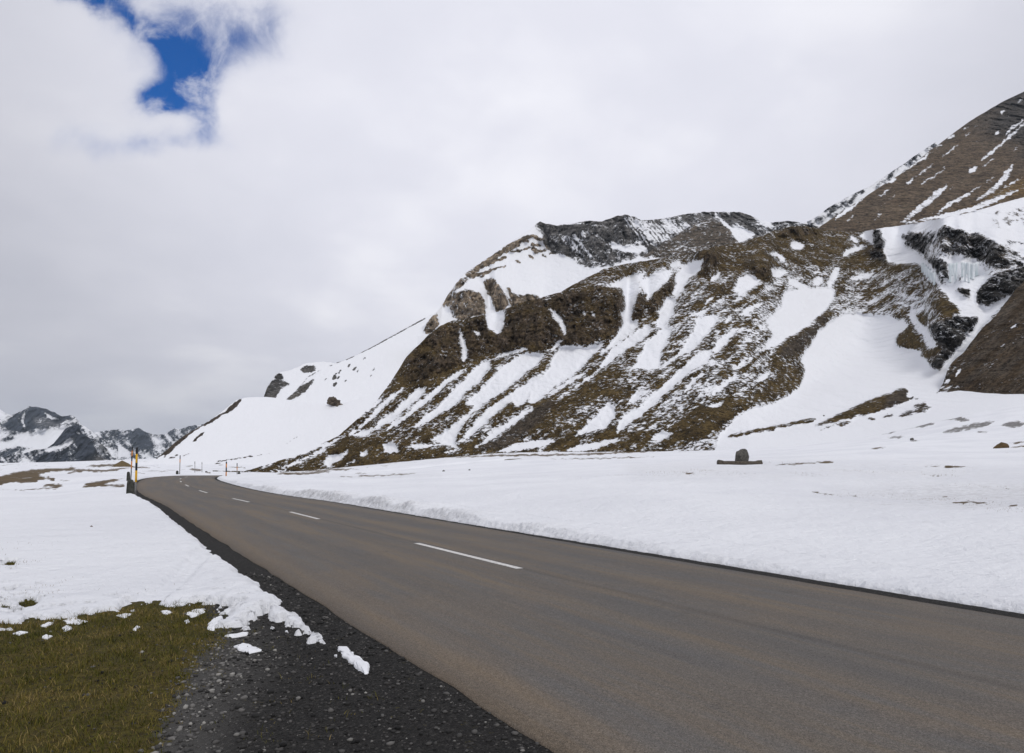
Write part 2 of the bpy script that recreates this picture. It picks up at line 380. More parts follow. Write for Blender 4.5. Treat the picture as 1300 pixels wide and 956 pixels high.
# ------------------------------------------------------------------ materials of the near ground
def make_ground_mat():
    b = NB('verge ground')
    gv = b.attr('gravel')
    n1 = b.noise(3.0, 6, 0.65); n2 = b.noise(26.0, 5, 0.65); n3 = b.noise(140.0, 3, 0.6)
    vd = b.voro(60.0); vc = b.voro(60.0, out='Color')
    grass = b.mix(b.mr(n1, 0.35, 0.65), (0.066, 0.060, 0.010), (0.115, 0.088, 0.022))
    grass = b.mix(b.mr(n2, 0.42, 0.66), grass, (0.035, 0.026, 0.010))
    bw = b.nt.nodes.new('ShaderNodeRGBToBW'); b.set(bw.inputs[0], vc)
    grav = b.ramp(bw.outputs[0], [(0.0, (0.010, 0.010, 0.010)), (0.55, (0.022, 0.021, 0.020)), (0.85, (0.045, 0.043, 0.040)), (1.0, (0.17, 0.16, 0.15))])
    grav = b.mix(b.mr(n2, 0.3, 0.7, 0, 0.5), grav, (0.018, 0.017, 0.016))
    pale = b.mix(0.5, grav, (0.16, 0.155, 0.145)); lt = b.attr('pale'); grav = b.mix(lt, grav, pale)
    f = b.mr(b.math('MULTIPLY_ADD', b.math('ADD', b.math('SUBTRACT', n2, 0.5), b.math('SUBTRACT', b.noise(7.0, 4, 0.6), 0.5)), 1.8, gv), 0.42, 0.58)
    b.color(b.mix(f, grass, grav)); b.rough(0.95)
    h = b.math('ADD', b.math('MULTIPLY', b.math('SUBTRACT', 1.0, vd), 0.6), b.math('ADD', n2, b.math('MULTIPLY', n3, 0.4)))
    b.bump(h, 1.0, 0.02)
    return b.m
def make_snow_mat():
    b = NB('field snow')
    sn, tn = b.attr('snow'), b.attr('tone')
    f1 = b.noise(1.6, 6, 0.65, st=(0.45, 1, 1)); f2 = b.noise(0.35, 4, 0.55, st=(0.4, 1, 1))
    nn = b.math('ADD', b.math('MULTIPLY', f1, 0.65), b.math('MULTIPLY', f2, 0.35))
    s = b.math('MULTIPLY_ADD', b.math('SUBTRACT', nn, 0.5), 2.8, sn)
    cover = b.mr(s, 0.44, 0.56, smooth=True)
    gr = b.mix(b.mr(b.noise(0.8, 5, 0.6), 0.35, 0.65), (0.075, 0.050, 0.018), (0.13, 0.088, 0.040))
    gy = b.mix(b.mr(b.noise(1.2, 5, 0.6), 0.35, 0.65), (0.13, 0.125, 0.12), (0.24, 0.235, 0.23))
    dirt = b.attr('dirt')
    d1 = b.noise(2.2, 6, 0.7); d2 = b.noise(7.0, 5, 0.65)
    sc = b.mix(b.math('MULTIPLY', dirt, b.mr(b.math('ADD', d1, d2), 0.8, 1.25, 0.0, 0.85)), SNOW, (0.43, 0.425, 0.435))
    sc = b.mix(b.mr(b.noise(0.12, 4, 0.5), 0.42, 0.68, 0, 0.7), sc, (0.75, 0.765, 0.81))
    b.color(b.mix(cover, b.mix(tn, gr, gy), sc)); b.rough(0.72)
    b.b.inputs['Specular IOR Level'].default_value = 0.25
    n1 = b.noise(5.0, 6, 0.6); n2 = b.noise(38.0, 5, 0.6); n3 = b.noise(0.9, 4, 0.55)
    h = b.math('ADD', b.math('ADD', b.math('MULTIPLY', n1, 0.14), b.math('MULTIPLY', n2, 0.035)), b.math('MULTIPLY', n3, 0.30))
    h = b.math('MULTIPLY_ADD', b.math('MULTIPLY', dirt, d2), 0.12, h)
    b.bump(h, 0.75, 1.0)
    return b.m
def make_road_mat():
    b = NB('worn asphalt')
    lat, st = b.attr('lat'), b.attr('along')
    cmb = b.nt.nodes.new('ShaderNodeCombineXYZ'); b.set(cmb.inputs[0], lat); b.set(cmb.inputs[1], st); v = cmb.outputs[0]
    big = b.noise(1.0, 5, 0.6, vec=v, st=(1.3, 0.07, 1)); mid = b.noise(1.0, 6, 0.65, vec=v, st=(5.0, 0.35, 1)); blot = b.noise(0.55, 5, 0.6, vec=v)
    grain = b.noise(120.0, 3, 0.7); gr2 = b.noise(38.0, 4, 0.65); vd = b.voro(150.0); vc = b.voro(150.0, out='Color')
    base = b.mix(b.mr(big, 0.40, 0.60), (0.112, 0.104, 0.097), (0.168, 0.134, 0.098))
    base = b.mix(b.mr(mid, 0.40, 0.64, 0, 0.7), base, (0.122, 0.119, 0.116))
    base = b.mix(b.mr(blot, 0.48, 0.72, 0, 0.5), base, (0.165, 0.131, 0.097))
    for c0 in (-1.9, -0.55, 0.75, 2.1):
        w = b.mr(b.math('ABSOLUTE', b.math('ADD', b.math('SUBTRACT', lat, c0), b.math('MULTIPLY_ADD', big, 0.8, -0.4))), 0.05, 0.42, 0.42, 0.0, True)
        base = b.mix(w, base, (0.108, 0.100, 0.092))
    spot = b.noise(2.2, 6, 0.7, vec=v, st=(1, 0.6, 1)); base = b.mix(b.mr(spot, 0.58, 0.72, 0, 0.5), base, (0.085, 0.08, 0.075))
    seam = b.mr(b.math('ABSOLUTE', b.math('ADD', lat, b.math('MULTIPLY_ADD', b.noise(0.3, 3, 0.5, vec=v), 0.12, -0.12))), 0.02, 0.11, 1.0, 0.0, True)
    base = b.mix(b.math('MULTIPLY', seam, b.mr(mid, 0.3, 0.6, 0.10, 0.5)), base, (0.07, 0.065, 0.06))
    edge = b.mr(b.math('ADD', lat, b.math('MULTIPLY', b.math('SUBTRACT', mid, 0.5), 0.5)), -3.1, -2.6, 0.35, 0.0, True)
    base = b.mix(edge, base, (0.165, 0.128, 0.092))
    bw = b.nt.nodes.new('ShaderNodeRGBToBW'); b.set(bw.inputs[0], vc)
    hsv = b.nt.nodes.new('ShaderNodeHueSaturation'); b.set(hsv.inputs['Color'], base)
    b.set(hsv.inputs['Value'], b.math('MULTIPLY', b.math('ADD', b.mr(grain, 0.3, 0.7, 0.6, 1.4), b.mr(bw.outputs[0], 0.2, 0.9, -0.25, 0.32)), b.mr(gr2, 0.3, 0.7, 0.80, 1.20)))
    b.color(hsv.outputs[0]); b.rough(0.88); b.b.inputs['Specular IOR Level'].default_value = 0.25
    b.bump(b.math('SUBTRACT', b.math('MULTIPLY', grain, 0.5), vd), 0.6, 0.006)
    return b.m
M_GROUND, M_SNOW, M_ROAD = make_ground_mat(), make_snow_mat(), make_road_mat()

# ------------------------------------------------------------------ masks of the near ground, read off in photo pixels
BARE = raster(0.0)
poly(BARE, [(-100, 800), (0, 792), (40, 790), (80, 782), (110, 780), (144, 775), (176, 768), (210, 766), (236, 766), (276, 768), (320, 775), (282, 789), (264, 799), (290, 798), (312, 791), (340, 780),
            (346, 789), (376, 795), (398, 807), (388, 817), (410, 818), (436, 814), (424, 806), (412, 798), (402, 788), (386, 776), (362, 757), (346, 744), (332, 732), (316, 720), (420, 700), (900, 1000), (-100, 1000)], 1.0, 1.0, 4.0, 9.0)
for p in ([(0, 772), (12, 769), (14, 774), (0, 778)], [(20, 766), (46, 763), (50, 767), (41, 773), (24, 770)], [(5, 754), (18, 749), (30, 748), (22, 753), (8, 756)], [(0, 719), (14, 714), (24, 715), (20, 719), (0, 722)],
          [(12, 776), (28, 775), (26, 778), (14, 779)], [(45, 746), (52, 745), (50, 748)], [(10, 727), (17, 725), (16, 728)], [(30, 790), (50, 785), (52, 788)], [(0, 764), (10, 761), (10, 763), (0, 766)]):
    poly(BARE, p, 2.2, 0.9, 3.0, 5.0)
for c in ((85, 787, 9, 2), (36, 788, 8, 2), (118, 783, 8, 2)): poly(BARE, [(c[0] - c[2], c[1] + c[3]), (c[0], c[1] - c[3]), (c[0] + c[2], c[1])], 1.0, 0.6, 3.0, 5.0)
TRACK = raster(0.0)
stroke(TRACK, [(278, 697), (252, 722), (231, 743), (196, 765)], 10, 1.0, 3.0, 1.0, taper=False)
stroke(TRACK, [(263, 698), (236, 724), (208, 750), (157, 774)], 10, 1.0, 3.0, 1.0, taper=False)
GRAV = raster(0.0); BAREW = _blur(BARE, 9.0)
poly(GRAV, [(262, 700), (262, 768), (285, 800), (262, 826), (245, 866), (190, 960), (160, 1000), (1200, 1000), (700, 640), (300, 640)], 1.0, 14.0, 34.0, 45.0)
PALE = raster(0.0)
poly(PALE, [(245, 785), (320, 800), (335, 830), (310, 880), (250, 1000), (120, 1000), (195, 870), (235, 820)], 0.8, 26.0, 30.0, 40.0)

# far part of the plain: where the snow cover is thin or gone (1 = snow)
FS = raster(1.0); FT = raster(0.0)
def bare(pts, v=0.15, soft=1.0, wob=2.0, tone=None):
    poly(FS, pts, v, soft, wob, 5.0)
    if tone is not None: poly(FT, pts, tone, soft + 1, wob, 5.0)
def bst(pts, wd, v=0.2, tone=None):
    stroke(FS, pts, wd * 1.15, v + 0.02, 1.2, 2.2)
    if tone is not None: stroke(FT, pts, wd + 3, tone, 1.5, 1.0)
bare([(-100, 606), (0, 604), (26, 598), (52, 595), (80, 594), (100, 593), (90, 598), (66, 599), (48, 603), (62, 607), (40, 613), (20, 612), (0, 616), (-100, 618)], 0.12)
bare([(52, 618), (60, 614), (74, 614), (82, 616), (74, 620)], 0.15); bst([(28, 620), (50, 621), (74, 621)], 1.6); bst([(60, 604), (66, 610), (70, 606)], 4)
bare([(102, 619), (110, 613), (128, 610), (162, 606), (158, 608), (140, 612), (132, 615), (160, 615), (158, 618)], 0.2)
for p, wd in (([(95, 596), (130, 598), (165, 594)], 3), ([(84, 600), (110, 597)], 2.5), ([(110, 592), (150, 590)], 3), ([(165, 593), (190, 594)], 2), ([(75, 611), (90, 610)], 2), ([(170, 600), (185, 601)], 1.2),
              ([(0, 622), (40, 623)], 1.0), ([(200, 598), (215, 599)], 1.2), ([(240, 596), (258, 597)], 2.2), ([(262, 600), (268, 601)], 2)): bst(p, wd, 0.25)
for p, wd in (([(345, 601), (385, 601), (420, 599)], 2.6), ([(385, 598), (420, 596), (455, 596)], 2.2), ([(430, 605), (480, 604), (530, 601)], 1.6), ([(450, 601), (465, 601)], 1.4), ([(560, 581), (640, 578), (740, 577), (800, 574), (860, 571)], 2.4),
              ([(700, 583), (760, 582), (830, 580)], 1.4), ([(860, 566), (920, 561), (975, 556), (1030, 546)], 3.5), ([(918, 561), (960, 557), (990, 549)], 3.5), ([(1003, 557), (1011, 556)], 2),
              ([(980, 590), (1010, 589), (1058, 586)], 1.6), ([(1105, 570), (1125, 568)], 2.2), ([(1040, 587), (1060, 586)], 1.8), ([(1200, 592), (1225, 593)], 1.8), ([(1175, 592), (1192, 592)], 1.2),
              ([(1285, 563), (1300, 561)], 2), ([(1280, 568), (1310, 566)], 2)): bst(p, wd, 0.22)
for p, wd in (([(1010, 556), (1040, 553), (1056, 548)], 5), ([(1056, 545), (1090, 543), (1120, 541)], 4), ([(1135, 543), (1160, 540), (1185, 538)], 7), ([(1108, 549), (1138, 548)], 4), ([(1198, 549), (1230, 542), (1262, 536)], 6), ([(1185, 533), (1210, 530), (1232, 534)], 5),
              ([(1272, 540), (1300, 538)], 7), ([(1240, 511), (1262, 512)], 4), ([(1268, 512), (1275, 512)], 3), ([(1128, 556), (1147, 554)], 3), ([(1240, 548), (1255, 549)], 2), ([(1154, 559), (1165, 559)], 3), ([(1060, 552), (1076, 548)], 4)): bst(p, wd, 0.27, 1.0)
for p, wd in (([(1210, 639), (1235, 637), (1255, 640)], 3.5), ([(1282, 651), (1310, 649)], 5), ([(1280, 643), (1292, 641)], 3), ([(1030, 625), (1060, 628)], 1.2), ([(1180, 604), (1195, 605)], 1.6), ([(1198, 593), (1210, 594)], 1.4),
              ([(1082, 630), (1090, 631)], 1.6), ([(1008, 626), (1012, 627)], 2), ([(1195, 632), (1205, 632)], 1.4), ([(870, 601), (880, 601)], 1.6), ([(1275, 620), (1282, 621)], 1.8)): bst(p, wd, 0.28)
DIRT = raster(0.0)
poly(DIRT, [(1030, 624), (1200, 612), (1320, 610), (1320, 655), (1180, 645), (1060, 634)], 0.75, 8, 8, 20)
poly(DIRT, [(790, 590), (960, 584), (1180, 588), (1300, 596), (1300, 612), (1000, 608), (800, 606)], 0.45, 6, 6, 20)
stroke(DIRT, [(400, 606), (480, 604), (560, 603)], 4, 0.5, 3, 2)

# ------------------------------------------------------------------ ground sheet and the snow lying on it
ys_n = np.concatenate([np.arange(1080, 640, -1.0)])
d_near = F * EYE / (ys_n - YH)
d_far = np.geomspace(d_near[-1] * 1.02, 700, 190)
DD = np.concatenate([[1.3, 2.0], d_near, d_far])
PXC = np.concatenate([np.linspace(-3200, -700, 20), np.linspace(-640, -70, 60), np.arange(-60, 1361, 3.2), np.linspace(1370, 1900, 60), np.linspace(1960, 4500, 20)])
def fan(pxs, ds):
    P, D = np.meshgrid(pxs, ds); return (P - CX) / F * D, D, P
def ground():
    pxs = np.concatenate([PXC[:80:2], np.arange(-60, 1361, 6.5), PXC[-80::2]]); ds = np.concatenate([DD[::3], [DD[-1], 900, 1400, 2500, 5000, 9000, 13500]])
    ds = np.unique(ds); X, D, P = fan(pxs, ds)
    z, lat, st, rz, rd, over = ground_z(X, D)
    far = D > 720; z = np.where(far, -20.0, z)
    py = YH - (z - EYE) / D * F
    gv = np.maximum(samp(GRAV, P, py), sst(1.3, 0.8, over + 0.3 * fbm(X, D, 2, 9))); pl = samp(PALE, P, py)
    v = np.stack([X, D, z], -1).reshape(-1, 3); f = grid_faces(*X.shape)
    # the strip of verge beside and behind the camera
    bx, by = np.meshgrid(np.linspace(-70, 70, 60), np.linspace(-60, 1.2, 30)); bz = ground_z(bx, by)[0] - 0.03
    n0 = len(v); v = np.vstack([v, np.stack([bx, by, bz], -1).reshape(-1, 3)]); f = np.vstack([f, grid_faces(*bx.shape) + n0])
    o = mesh_obj('ground', v, f, M_GROUND, attrs={'gravel': np.concatenate([gv.ravel(), np.ones(bx.size) * 0.3]), 'pale': np.concatenate([pl.ravel(), np.zeros(bx.size)])})
    setp(o, kind='structure')
ground()
def snow_top(X, D, P):
    """height of the snow surface and the cover attributes"""
    z, lat, st, rz, rd, over = ground_z(X, D)
    py = YH - (z - EYE) / np.maximum(D, .1) * F
    left = lat < 0
    wob = 0.10 * fbm(X / 0.5, D / 0.5, 4, 21) + 0.05 * fbm(X / 0.12, D / 0.12, 2, 23)
    jx = 2.5 * fbm(X / 0.12, D / 0.12, 3, 31); jy = 2.5 * fbm(X / 0.12, D / 0.12, 3, 35)
    Pc = np.maximum(P, X0 + 1)
    bw = samp(BAREW, Pc, py); bareL = 0.6 * samp(BARE, Pc + jx, py + jy) + 0.4 * bw + (1.1 * fbm(X / 0.45, D / 0.25, 4, 36) + 0.6 * fbm(X / 0.09, D / 0.07, 3, 38)) * sst(0.005, 0.12, bw) * sst(1.0, 0.85, bw)
    bareL = np.where(D > 34, 0, bareL)
    eL = over - 0.40 + wob
    mL = np.minimum(sst(-0.03, 0.16, eL), sst(0.60, 0.34, bareL))
    tL = mL * (0.028 + 0.06 * sst(0.75, 0.1, bw)) + 0.05 * mL * np.exp(-((eL - 0.35) / 0.35) ** 2) * (1 + 0.8 * fbm(X / 0.4, D / 0.4, 3, 33))
    tL = tL + mL * (0.018 * fbm(X / 0.9, D / 0.9, 4, 37) + 0.012 * fbm(X / 0.2, D / 0.2, 3, 39)) - 0.075 * samp(TRACK, P, py) * mL
    gap = np.interp(rd, [0, 10, 20, 40, 200], [0.54, 0.58, 0.34, 0.30, 0.35])
    hb = np.interp(rd, [0, 9, 13, 18, 24, 34, 48, 70, 110], [0.10, 0.13, 0.18, 0.34, 0.46, 0.48, 0.36, 0.22, 0.16])
    hb = 0.68 * hb * np.clip(1 + 0.75 * fbm(st / 2.6, st * 0 + 1.3, 3, 46), 0.4, 1.7)
    eR = over - gap + wob * (0.6 + hb)
    mR = sst(-0.02, 0.06, eR)
    lump = (0.5 * ridged(X / 0.5, D / 0.5, 4, 41) - 0.2 + 1.0 * fbm(X / 0.2, D / 0.2, 4, 43)) * np.exp(-np.maximum(eR - 0.1, 0) / (0.6 + hb))
    prof = sst(0, 0.15 + 0.9 * hb, eR)
    tail = np.exp(-np.maximum(eR - 0.7, 0) / 1.8)
    tR = mR * (0.035 + prof * (0.11 + (hb - 0.11) * tail) + lump * 0.34 * (hb + 0.02) * prof + 0.11 * fbm(X / 4.5, D / 4.5, 4, 45) * prof * sst(0.5, 4, eR))
    t = np.where(left, tL, tR); m = np.where(left, mL, mR)
    zs = z + t - 0.05 * (1 - sst(0.0, 0.25, m))
    pyS = YH - (zs - EYE) / np.maximum(D, .1) * F
    farm = (D > 20) & (P > X0) & (P < X0 + RW)
    s = np.where(farm, samp(FS, P, pyS), 1.0); tone = np.where(farm, samp(FT, P, pyS), 0.0)
    dirt = np.where(left, 0.35 * np.exp(-np.maximum(eL, 0) / 0.35), np.exp(-np.maximum(eR, 0) / (0.25 + 1.2 * hb)) * (0.45 + 1.1 * sst(0.15, 0.4, hb))) + np.where(farm, samp(DIRT, P, pyS), 0)
    return zs, s, tone, np.clip(dirt, 0, 1)
def snow_sheet():
    X, D, P = fan(PXC, DD); zs, s, tone, dirt = snow_top(X, D, P)
    # along both road edges a finer strip takes over: the sheet dips under it there
    lat, st, rz, rd = road_coords(X, D); over = np.where(lat > 0, lat - hwr(rd), -lat - hwl(rd))
    near = (rd < 88) & (rd > 4.5); zs = zs - np.where(near, 0.30 * sst(2.3, 2.0, over) * (lat > 0) + 0.12 * sst(1.35, 1.15, over) * (lat < 0), 0)
    v = np.stack([X, D, zs], -1).reshape(-1, 3)
    o = mesh_obj('snow_cover', v, grid_faces(*X.shape), M_SNOW, attrs={'snow': s, 'tone': tone, 'dirt': dirt})
    setp(o, kind='structure')
    st_ = []; q = np.interp(4.6, CLN[:, 1], CLS); qe = np.interp(88, CLN[:, 1], CLS)
    while q < qe: st_.append(q); q += max(0.035, 0.0016 * np.interp(q, CLS, CLN[:, 1]) * 1.3)
    st_ = np.array(st_); cx, cy = np.interp(st_, CLS, CLN[:, 0]), np.interp(st_, CLS, CLN[:, 1]); tx, ty = np.interp(st_, CLS, CLT[:, 0]), np.interp(st_, CLS, CLT[:, 1])
    for sgn, offs, drop in ((1, np.concatenate([np.linspace(0.12, 1.1, 34), np.linspace(1.15, 2.35, 14)]), 2.35), (-1, np.concatenate([np.linspace(0.2, 0.9, 26), np.linspace(0.94, 1.45, 12)]), 1.45)):
        w_ = (hwr if sgn > 0 else hwl)(cy)[:, None] + offs[None]
        X = cx[:, None] + sgn * ty[:, None] * w_; D = cy[:, None] - sgn * tx[:, None] * w_; P = CX + X / D * F
        zs, s, tone, dirt = snow_top(X, D, P); zs = zs - 0.012 * sst(drop - 0.1, drop, offs)[None]
        e = mesh_obj('snow_cover', np.stack([X, D, zs], -1).reshape(-1, 3), grid_faces(*X.shape), M_SNOW, attrs={'snow': s, 'tone': tone, 'dirt': dirt}); setp(e, kind='structure')
snow_sheet()

# ------------------------------------------------------------------ road and its broken centre line
def cl_at(s):
    return np.array([np.interp(s, CLS, CLN[:, 0]), np.interp(s, CLS, CLN[:, 1]), np.interp(s, CLS, CLZ)]), np.array([np.interp(s, CLS, CLT[:, 0]), np.interp(s, CLS, CLT[:, 1])])
def road():
    ss = np.arange(0, CLS[-1], 0.5); nl = 17; V = []; la = []; al = []
    for s in ss:
        c, t = cl_at(s); n = np.array([t[1], -t[0]]); rr = hwr(c[1]) ; ll = hwl(c[1])
        rr += 0.03 * float(pn(s / 0.7, 3.3)); ll += 0.04 * float(pn(s / 0.8, 7.3))
        for q in np.linspace(-ll, rr, nl):
            V.append((c[0] + n[0] * q, c[1] + n[1] * q, c[2] - 0.0012 * q * q + 0.0)); la.append(q); al.append(s)
    # thickness: fold the edges down
    V = np.array(V).reshape(len(ss), nl, 3); L = V[:, :1].copy(); R = V[:, -1:].copy(); L[..., 2] -= 0.06; R[..., 2] -= 0.06
    V = np.concatenate([L, V, R], 1); la = np.array(la).reshape(len(ss), nl); la = np.concatenate([la[:, :1], la, la[:, -1:]], 1); al = np.array(al).reshape(len(ss), nl); al = np.concatenate([al[:, :1], al, al[:, -1:]], 1)
    o = mesh_obj('road', V.reshape(-1, 3), grid_faces(len(ss), nl + 2), M_ROAD, attrs={'lat': la, 'along': al}); setp(o, kind='structure')
    b = NB('worn line paint'); n = b.noise(14, 5, 0.7); n2 = b.noise(70, 3, 0.6)
    b.color(b.mix(b.mr(b.math('ADD', n, b.math('MULTIPLY', n2, 0.6)), 0.62, 0.80), (0.30, 0.28, 0.26), (0.66, 0.65, 0.63))); b.rough(0.8)
    def s_of(d): return np.interp(d, CLN[:, 1], CLS)
    step = 12.45; s0 = s_of(11.25)
    for k in range(-2, 10):
        a = s0 + k * step; l = 4.35 if k < 1 else 4.1; V = []; nseg = 8
        for i in range(nseg + 1):
            c, t = cl_at(a + l * i / nseg); n = np.array([t[1], -t[0]]); 
            for q in (-0.065, 0.065): V.append((c[0] + n[0] * q, c[1] + n[1] * q, c[2] + 0.004))
        mesh_obj('lane_marking', V, [(2 * i, 2 * i + 1, 2 * i + 3, 2 * i + 2) for i in range(nseg)], b.m, parent=o)
road()

# ------------------------------------------------------------------ mountains: slopes climbed upward from their foot on the ground
def slope(name, pxs, ny, foot_d, crest, SIG, SN, RK, TN, mat, foot_py=None, L=30.0, amp=0.02, gul=0.0, crest_j=1.2, crest_L=14.0, seed=0, back=0.45, tpow=1.0, min_rise=1.5, dust=0.28, dust_r=1.5):
    SN = SN.copy(); SN[:NR] = (1 - dust) * SN[:NR] + dust * _blur(SN[:NR], dust_r)
    nx = len(pxs); df = foot_d(pxs)
    if foot_py is None:
        zf = tps_z((pxs - CX) / F * df, df); pf = YH - (zf - EYE) / df * F
    else: pf = foot_py(pxs)
    pc = crest(pxs); pc = pc + crest_j * fbm(pxs / crest_L, pxs * 0 + seed, 4, seed)
    pc = np.minimum(pc, pf - min_rise)
    t = np.linspace(0, 1, ny) ** tpow
    PY = pf[None] + (pc - pf)[None] * t[:, None]; PX = np.repeat(pxs[None], ny, 0)
    sg = samp(SIG, PX, PY); D = np.empty_like(PY); D[0] = df
    for i in range(1, ny):
        k0 = (YH - PY[i - 1]) / F; k1 = (YH - PY[i]) / F
        s = np.maximum(sg[i], k1 + 0.10)
        D[i] = D[i - 1] * (s - k0) / (s - k1)
    # buttresses and gullies: move points along their own sight line so hollows hold the snow
    sn, rk, tn = samp(SN, PX, PY), samp(RK, PX, PY), samp(TN, PX, PY)
    Z = EYE + (YH - PY) / F * D; X = (PX - CX) / F * D
    fade = sst(0, 0.10, t)[:, None]
    bl = samp(np.pad(_blur(SN[:NR], 2.5), ((0, RH - NR), (0, 0)), mode='edge'), PX, PY)
    rkd = rk * sst(0.85, 0.45, bl)
    n = fbm((X + 0.6 * Z) / L, (Z - 0.3 * X) / (L * 1.3), 5, seed + 3) * (0.5 + 0.8 * rkd) + 1.2 * rkd * (ridged(X / (L * 0.35), Z / (L * 0.9), 4, seed + 8) - 0.5)
    n += (0.12 + 0.25 * rkd) * fbm(X / (L * 0.12), Z / (L * 0.12), 3, seed + 11)
    D = D * (1 + fade * (amp * n + gul * (np.clip(bl, 0, 1) - 0.4)))
    X = (PX - CX) / F * D; Z = EYE + (YH - PY) / F * D
    rows = [np.stack([X, D, Z], -1)]; at_ = [(sn, rk, tn)]
    # skirt below the foot, far side behind the crest
    sk = rows[0][:1].copy(); sk[..., 2] -= 0.02 * sk[..., 1] + 1.0; rows.insert(0, sk); at_.insert(0, tuple(a[:1] for a in (sn, rk, tn)))
    last = rows[-1][-1:]
    for q in (0.02, 0.06, 0.14, 0.30):
        r = last.copy(); dd = q * last[..., 1]; r[..., 0] *= 1 + q; r[..., 1] += dd; r[..., 2] -= dd * back * (0.4 + q * 2) ; rows.append(r); at_.append(tuple(a[-1:] for a in (sn, rk, tn)))
    V = np.concatenate(rows, 0); A = [np.concatenate([a[i] for a in at_], 0) for i in range(3)]
    o = mesh_obj(name, V.reshape(-1, 3), grid_faces(V.shape[0], nx), mat, attrs={'snow': A[0], 'rock': A[1], 'tone': A[2]})
    setp(o, kind='structure')
    def locate(px, py):
        j = int(np.argmin(np.abs(pxs - px))); i = int(np.argmin(np.abs(PY[:, j] - py))); return Vector((X[i, j], D[i, j], Z[i, j]))
    return locate

# --- far range on the left (three ranges at growing distance) -------------------------------------------------
HAZE_BLUE1, HAZE_BLUE2 = (0.018, 0.025, 0.040), (0.054, 0.064, 0.086)  # blue of the distant air put into the rock colour
def rocky(seed, ux, uy, la, lb, base, ampl):
    return base + ampl * streak(ux, uy, la, lb, 5, seed)
M_FAR3 = terrain_mat('distant range', 13, HAZE_BLUE1, HAZE_BLUE2, HAZE_BLUE1, HAZE_BLUE2, (0.08, 0.08, 0.085), (0.13, 0.13, 0.135), amp=0.65, st=(1, 1, 1.0))
M_FAR1 = terrain_mat('dark summit', 8.5, HAZE_BLUE1, HAZE_BLUE2, HAZE_BLUE1, HAZE_BLUE2, (0.09, 0.085, 0.08), (0.14, 0.13, 0.12), amp=0.6, st=(1, 1, 1.2))
SIG = raster(0.62)
SN = np.clip(rocky(4, 0.6, 0.8, 16, 5, 0.52, 0.75), 0.0, 1.2); RK = raster(1.0); TN = raster(0.0)
poly(SN, [(128, 556), (150, 566), (170, 575), (150, 580), (128, 572)], 1.0, 2, 3); poly(SN, [(135, 548), (150, 546), (165, 556), (158, 562), (140, 556)], 0.35, 2, 3)
poly(SN, [(160, 550), (175, 545), (190, 556), (196, 570), (180, 572), (168, 562)], 0.22, 2, 3); poly(SN, [(190, 553), (206, 556), (205, 570), (196, 566)], 0.75, 2, 2)
slope('far_mountain', np.linspace(90, 300, 240), 90, ipl([(90, 6200), (300, 6200)]), ipl([(90, 556), (115, 549), (128, 548), (140, 546), (150, 545), (158, 547), (168, 545), (176, 543), (186, 549), (198, 552), (210, 551), (222, 543), (228, 545), (240, 541), (262, 538), (300, 530)]),
      SIG, SN, RK, TN, M_FAR3, foot_py=ipl([(0, 588), (400, 588)]), L=500, amp=0.02, gul=0.01, crest_j=1.6, crest_L=7, seed=4)
SN = np.clip(rocky(9, 0.5, 0.85, 22, 5, 0.60, 0.6), 0.0, 1.2); TN = raster(0.0)
poly(SN, [(30, 522), (42, 516), (60, 517), (78, 524), (96, 532), (104, 546), (80, 538), (62, 545), (44, 543), (34, 549), (28, 540)], 0.22, 1.5, 2.5)
poly(SN, [(6, 536), (20, 524), (34, 520), (32, 548), (14, 546), (2, 540)], 0.22, 1.5, 2.5); stroke(SN, [(31, 524), (29, 536), (32, 545)], 3, 0.9)
poly(SN, [(40, 528), (58, 534), (72, 537), (90, 534), (98, 540), (70, 543), (50, 541)], 0.42, 2, 2); poly(TN, [(40, 528), (58, 530), (72, 535), (90, 534), (98, 538), (70, 543), (46, 541)], 1.0, 2, 2)
stroke(SN, [(56, 524), (66, 531), (76, 532)], 2.5, 0.95); stroke(SN, [(80, 537), (90, 534), (97, 535)], 2.5, 0.9)
poly(SN, [(-100, 552), (-10, 552), (40, 554), (70, 544), (104, 548), (84, 560), (50, 572), (-100, 574)], 0.95, 2.5, 4)
poly(SN, [(-100, 556), (0, 558), (14, 553), (22, 556), (8, 561), (-100, 562)], 0.3, 1.5, 3); poly(SN, [(-100, 578), (0, 572), (24, 566), (46, 568), (20, 574), (0, 584), (-100, 588)], 0.35, 1.5, 3)
RKs = raster(1.0); RKs = RKs - TN
slope('far_mountain', np.linspace(-420, 150, 380), 120, ipl([(-420, 4800), (150, 4800)]), ipl([(-420, 508), (-300, 522), (-200, 514), (-90, 526), (-40, 518), (0, 520), (6, 524), (14, 527), (22, 524), (33, 519), (37, 516), (50, 517), (58, 519), (70, 524), (78, 529), (90, 527), (97, 531), (101, 537), (110, 543), (122, 552), (150, 566)]),
      SIG, SN, RKs, TN, M_FAR3, foot_py=ipl([(-500, 594), (400, 590)]), L=420, amp=0.02, gul=0.012, crest_j=1.2, crest_L=6, seed=9)
SN = np.clip(rocky(14, 0.55, 0.8, 10, 4, 0.40, 0.8), 0.0, 1.2); TN = raster(0.0)
poly(SN, [(68, 565), (76, 554), (84, 543), (96, 539), (100, 545), (96, 551), (84, 557), (74, 566)], 0.02, 1, 1.5); poly(SN, [(96, 546), (103, 547), (112, 556), (122, 572), (118, 582), (106, 590), (100, 576), (96, 560)], 0.05, 1, 1.5)
poly(SN, [(56, 572), (76, 564), (92, 556), (94, 559), (84, 566), (70, 572), (58, 576)], 0.95, 1, 2); stroke(SN, [(97, 549), (101, 551)], 3, 0.9)
poly(SN, [(44, 578), (60, 574), (84, 574), (96, 584), (104, 592), (70, 590), (48, 590)], 0.30, 2, 4)
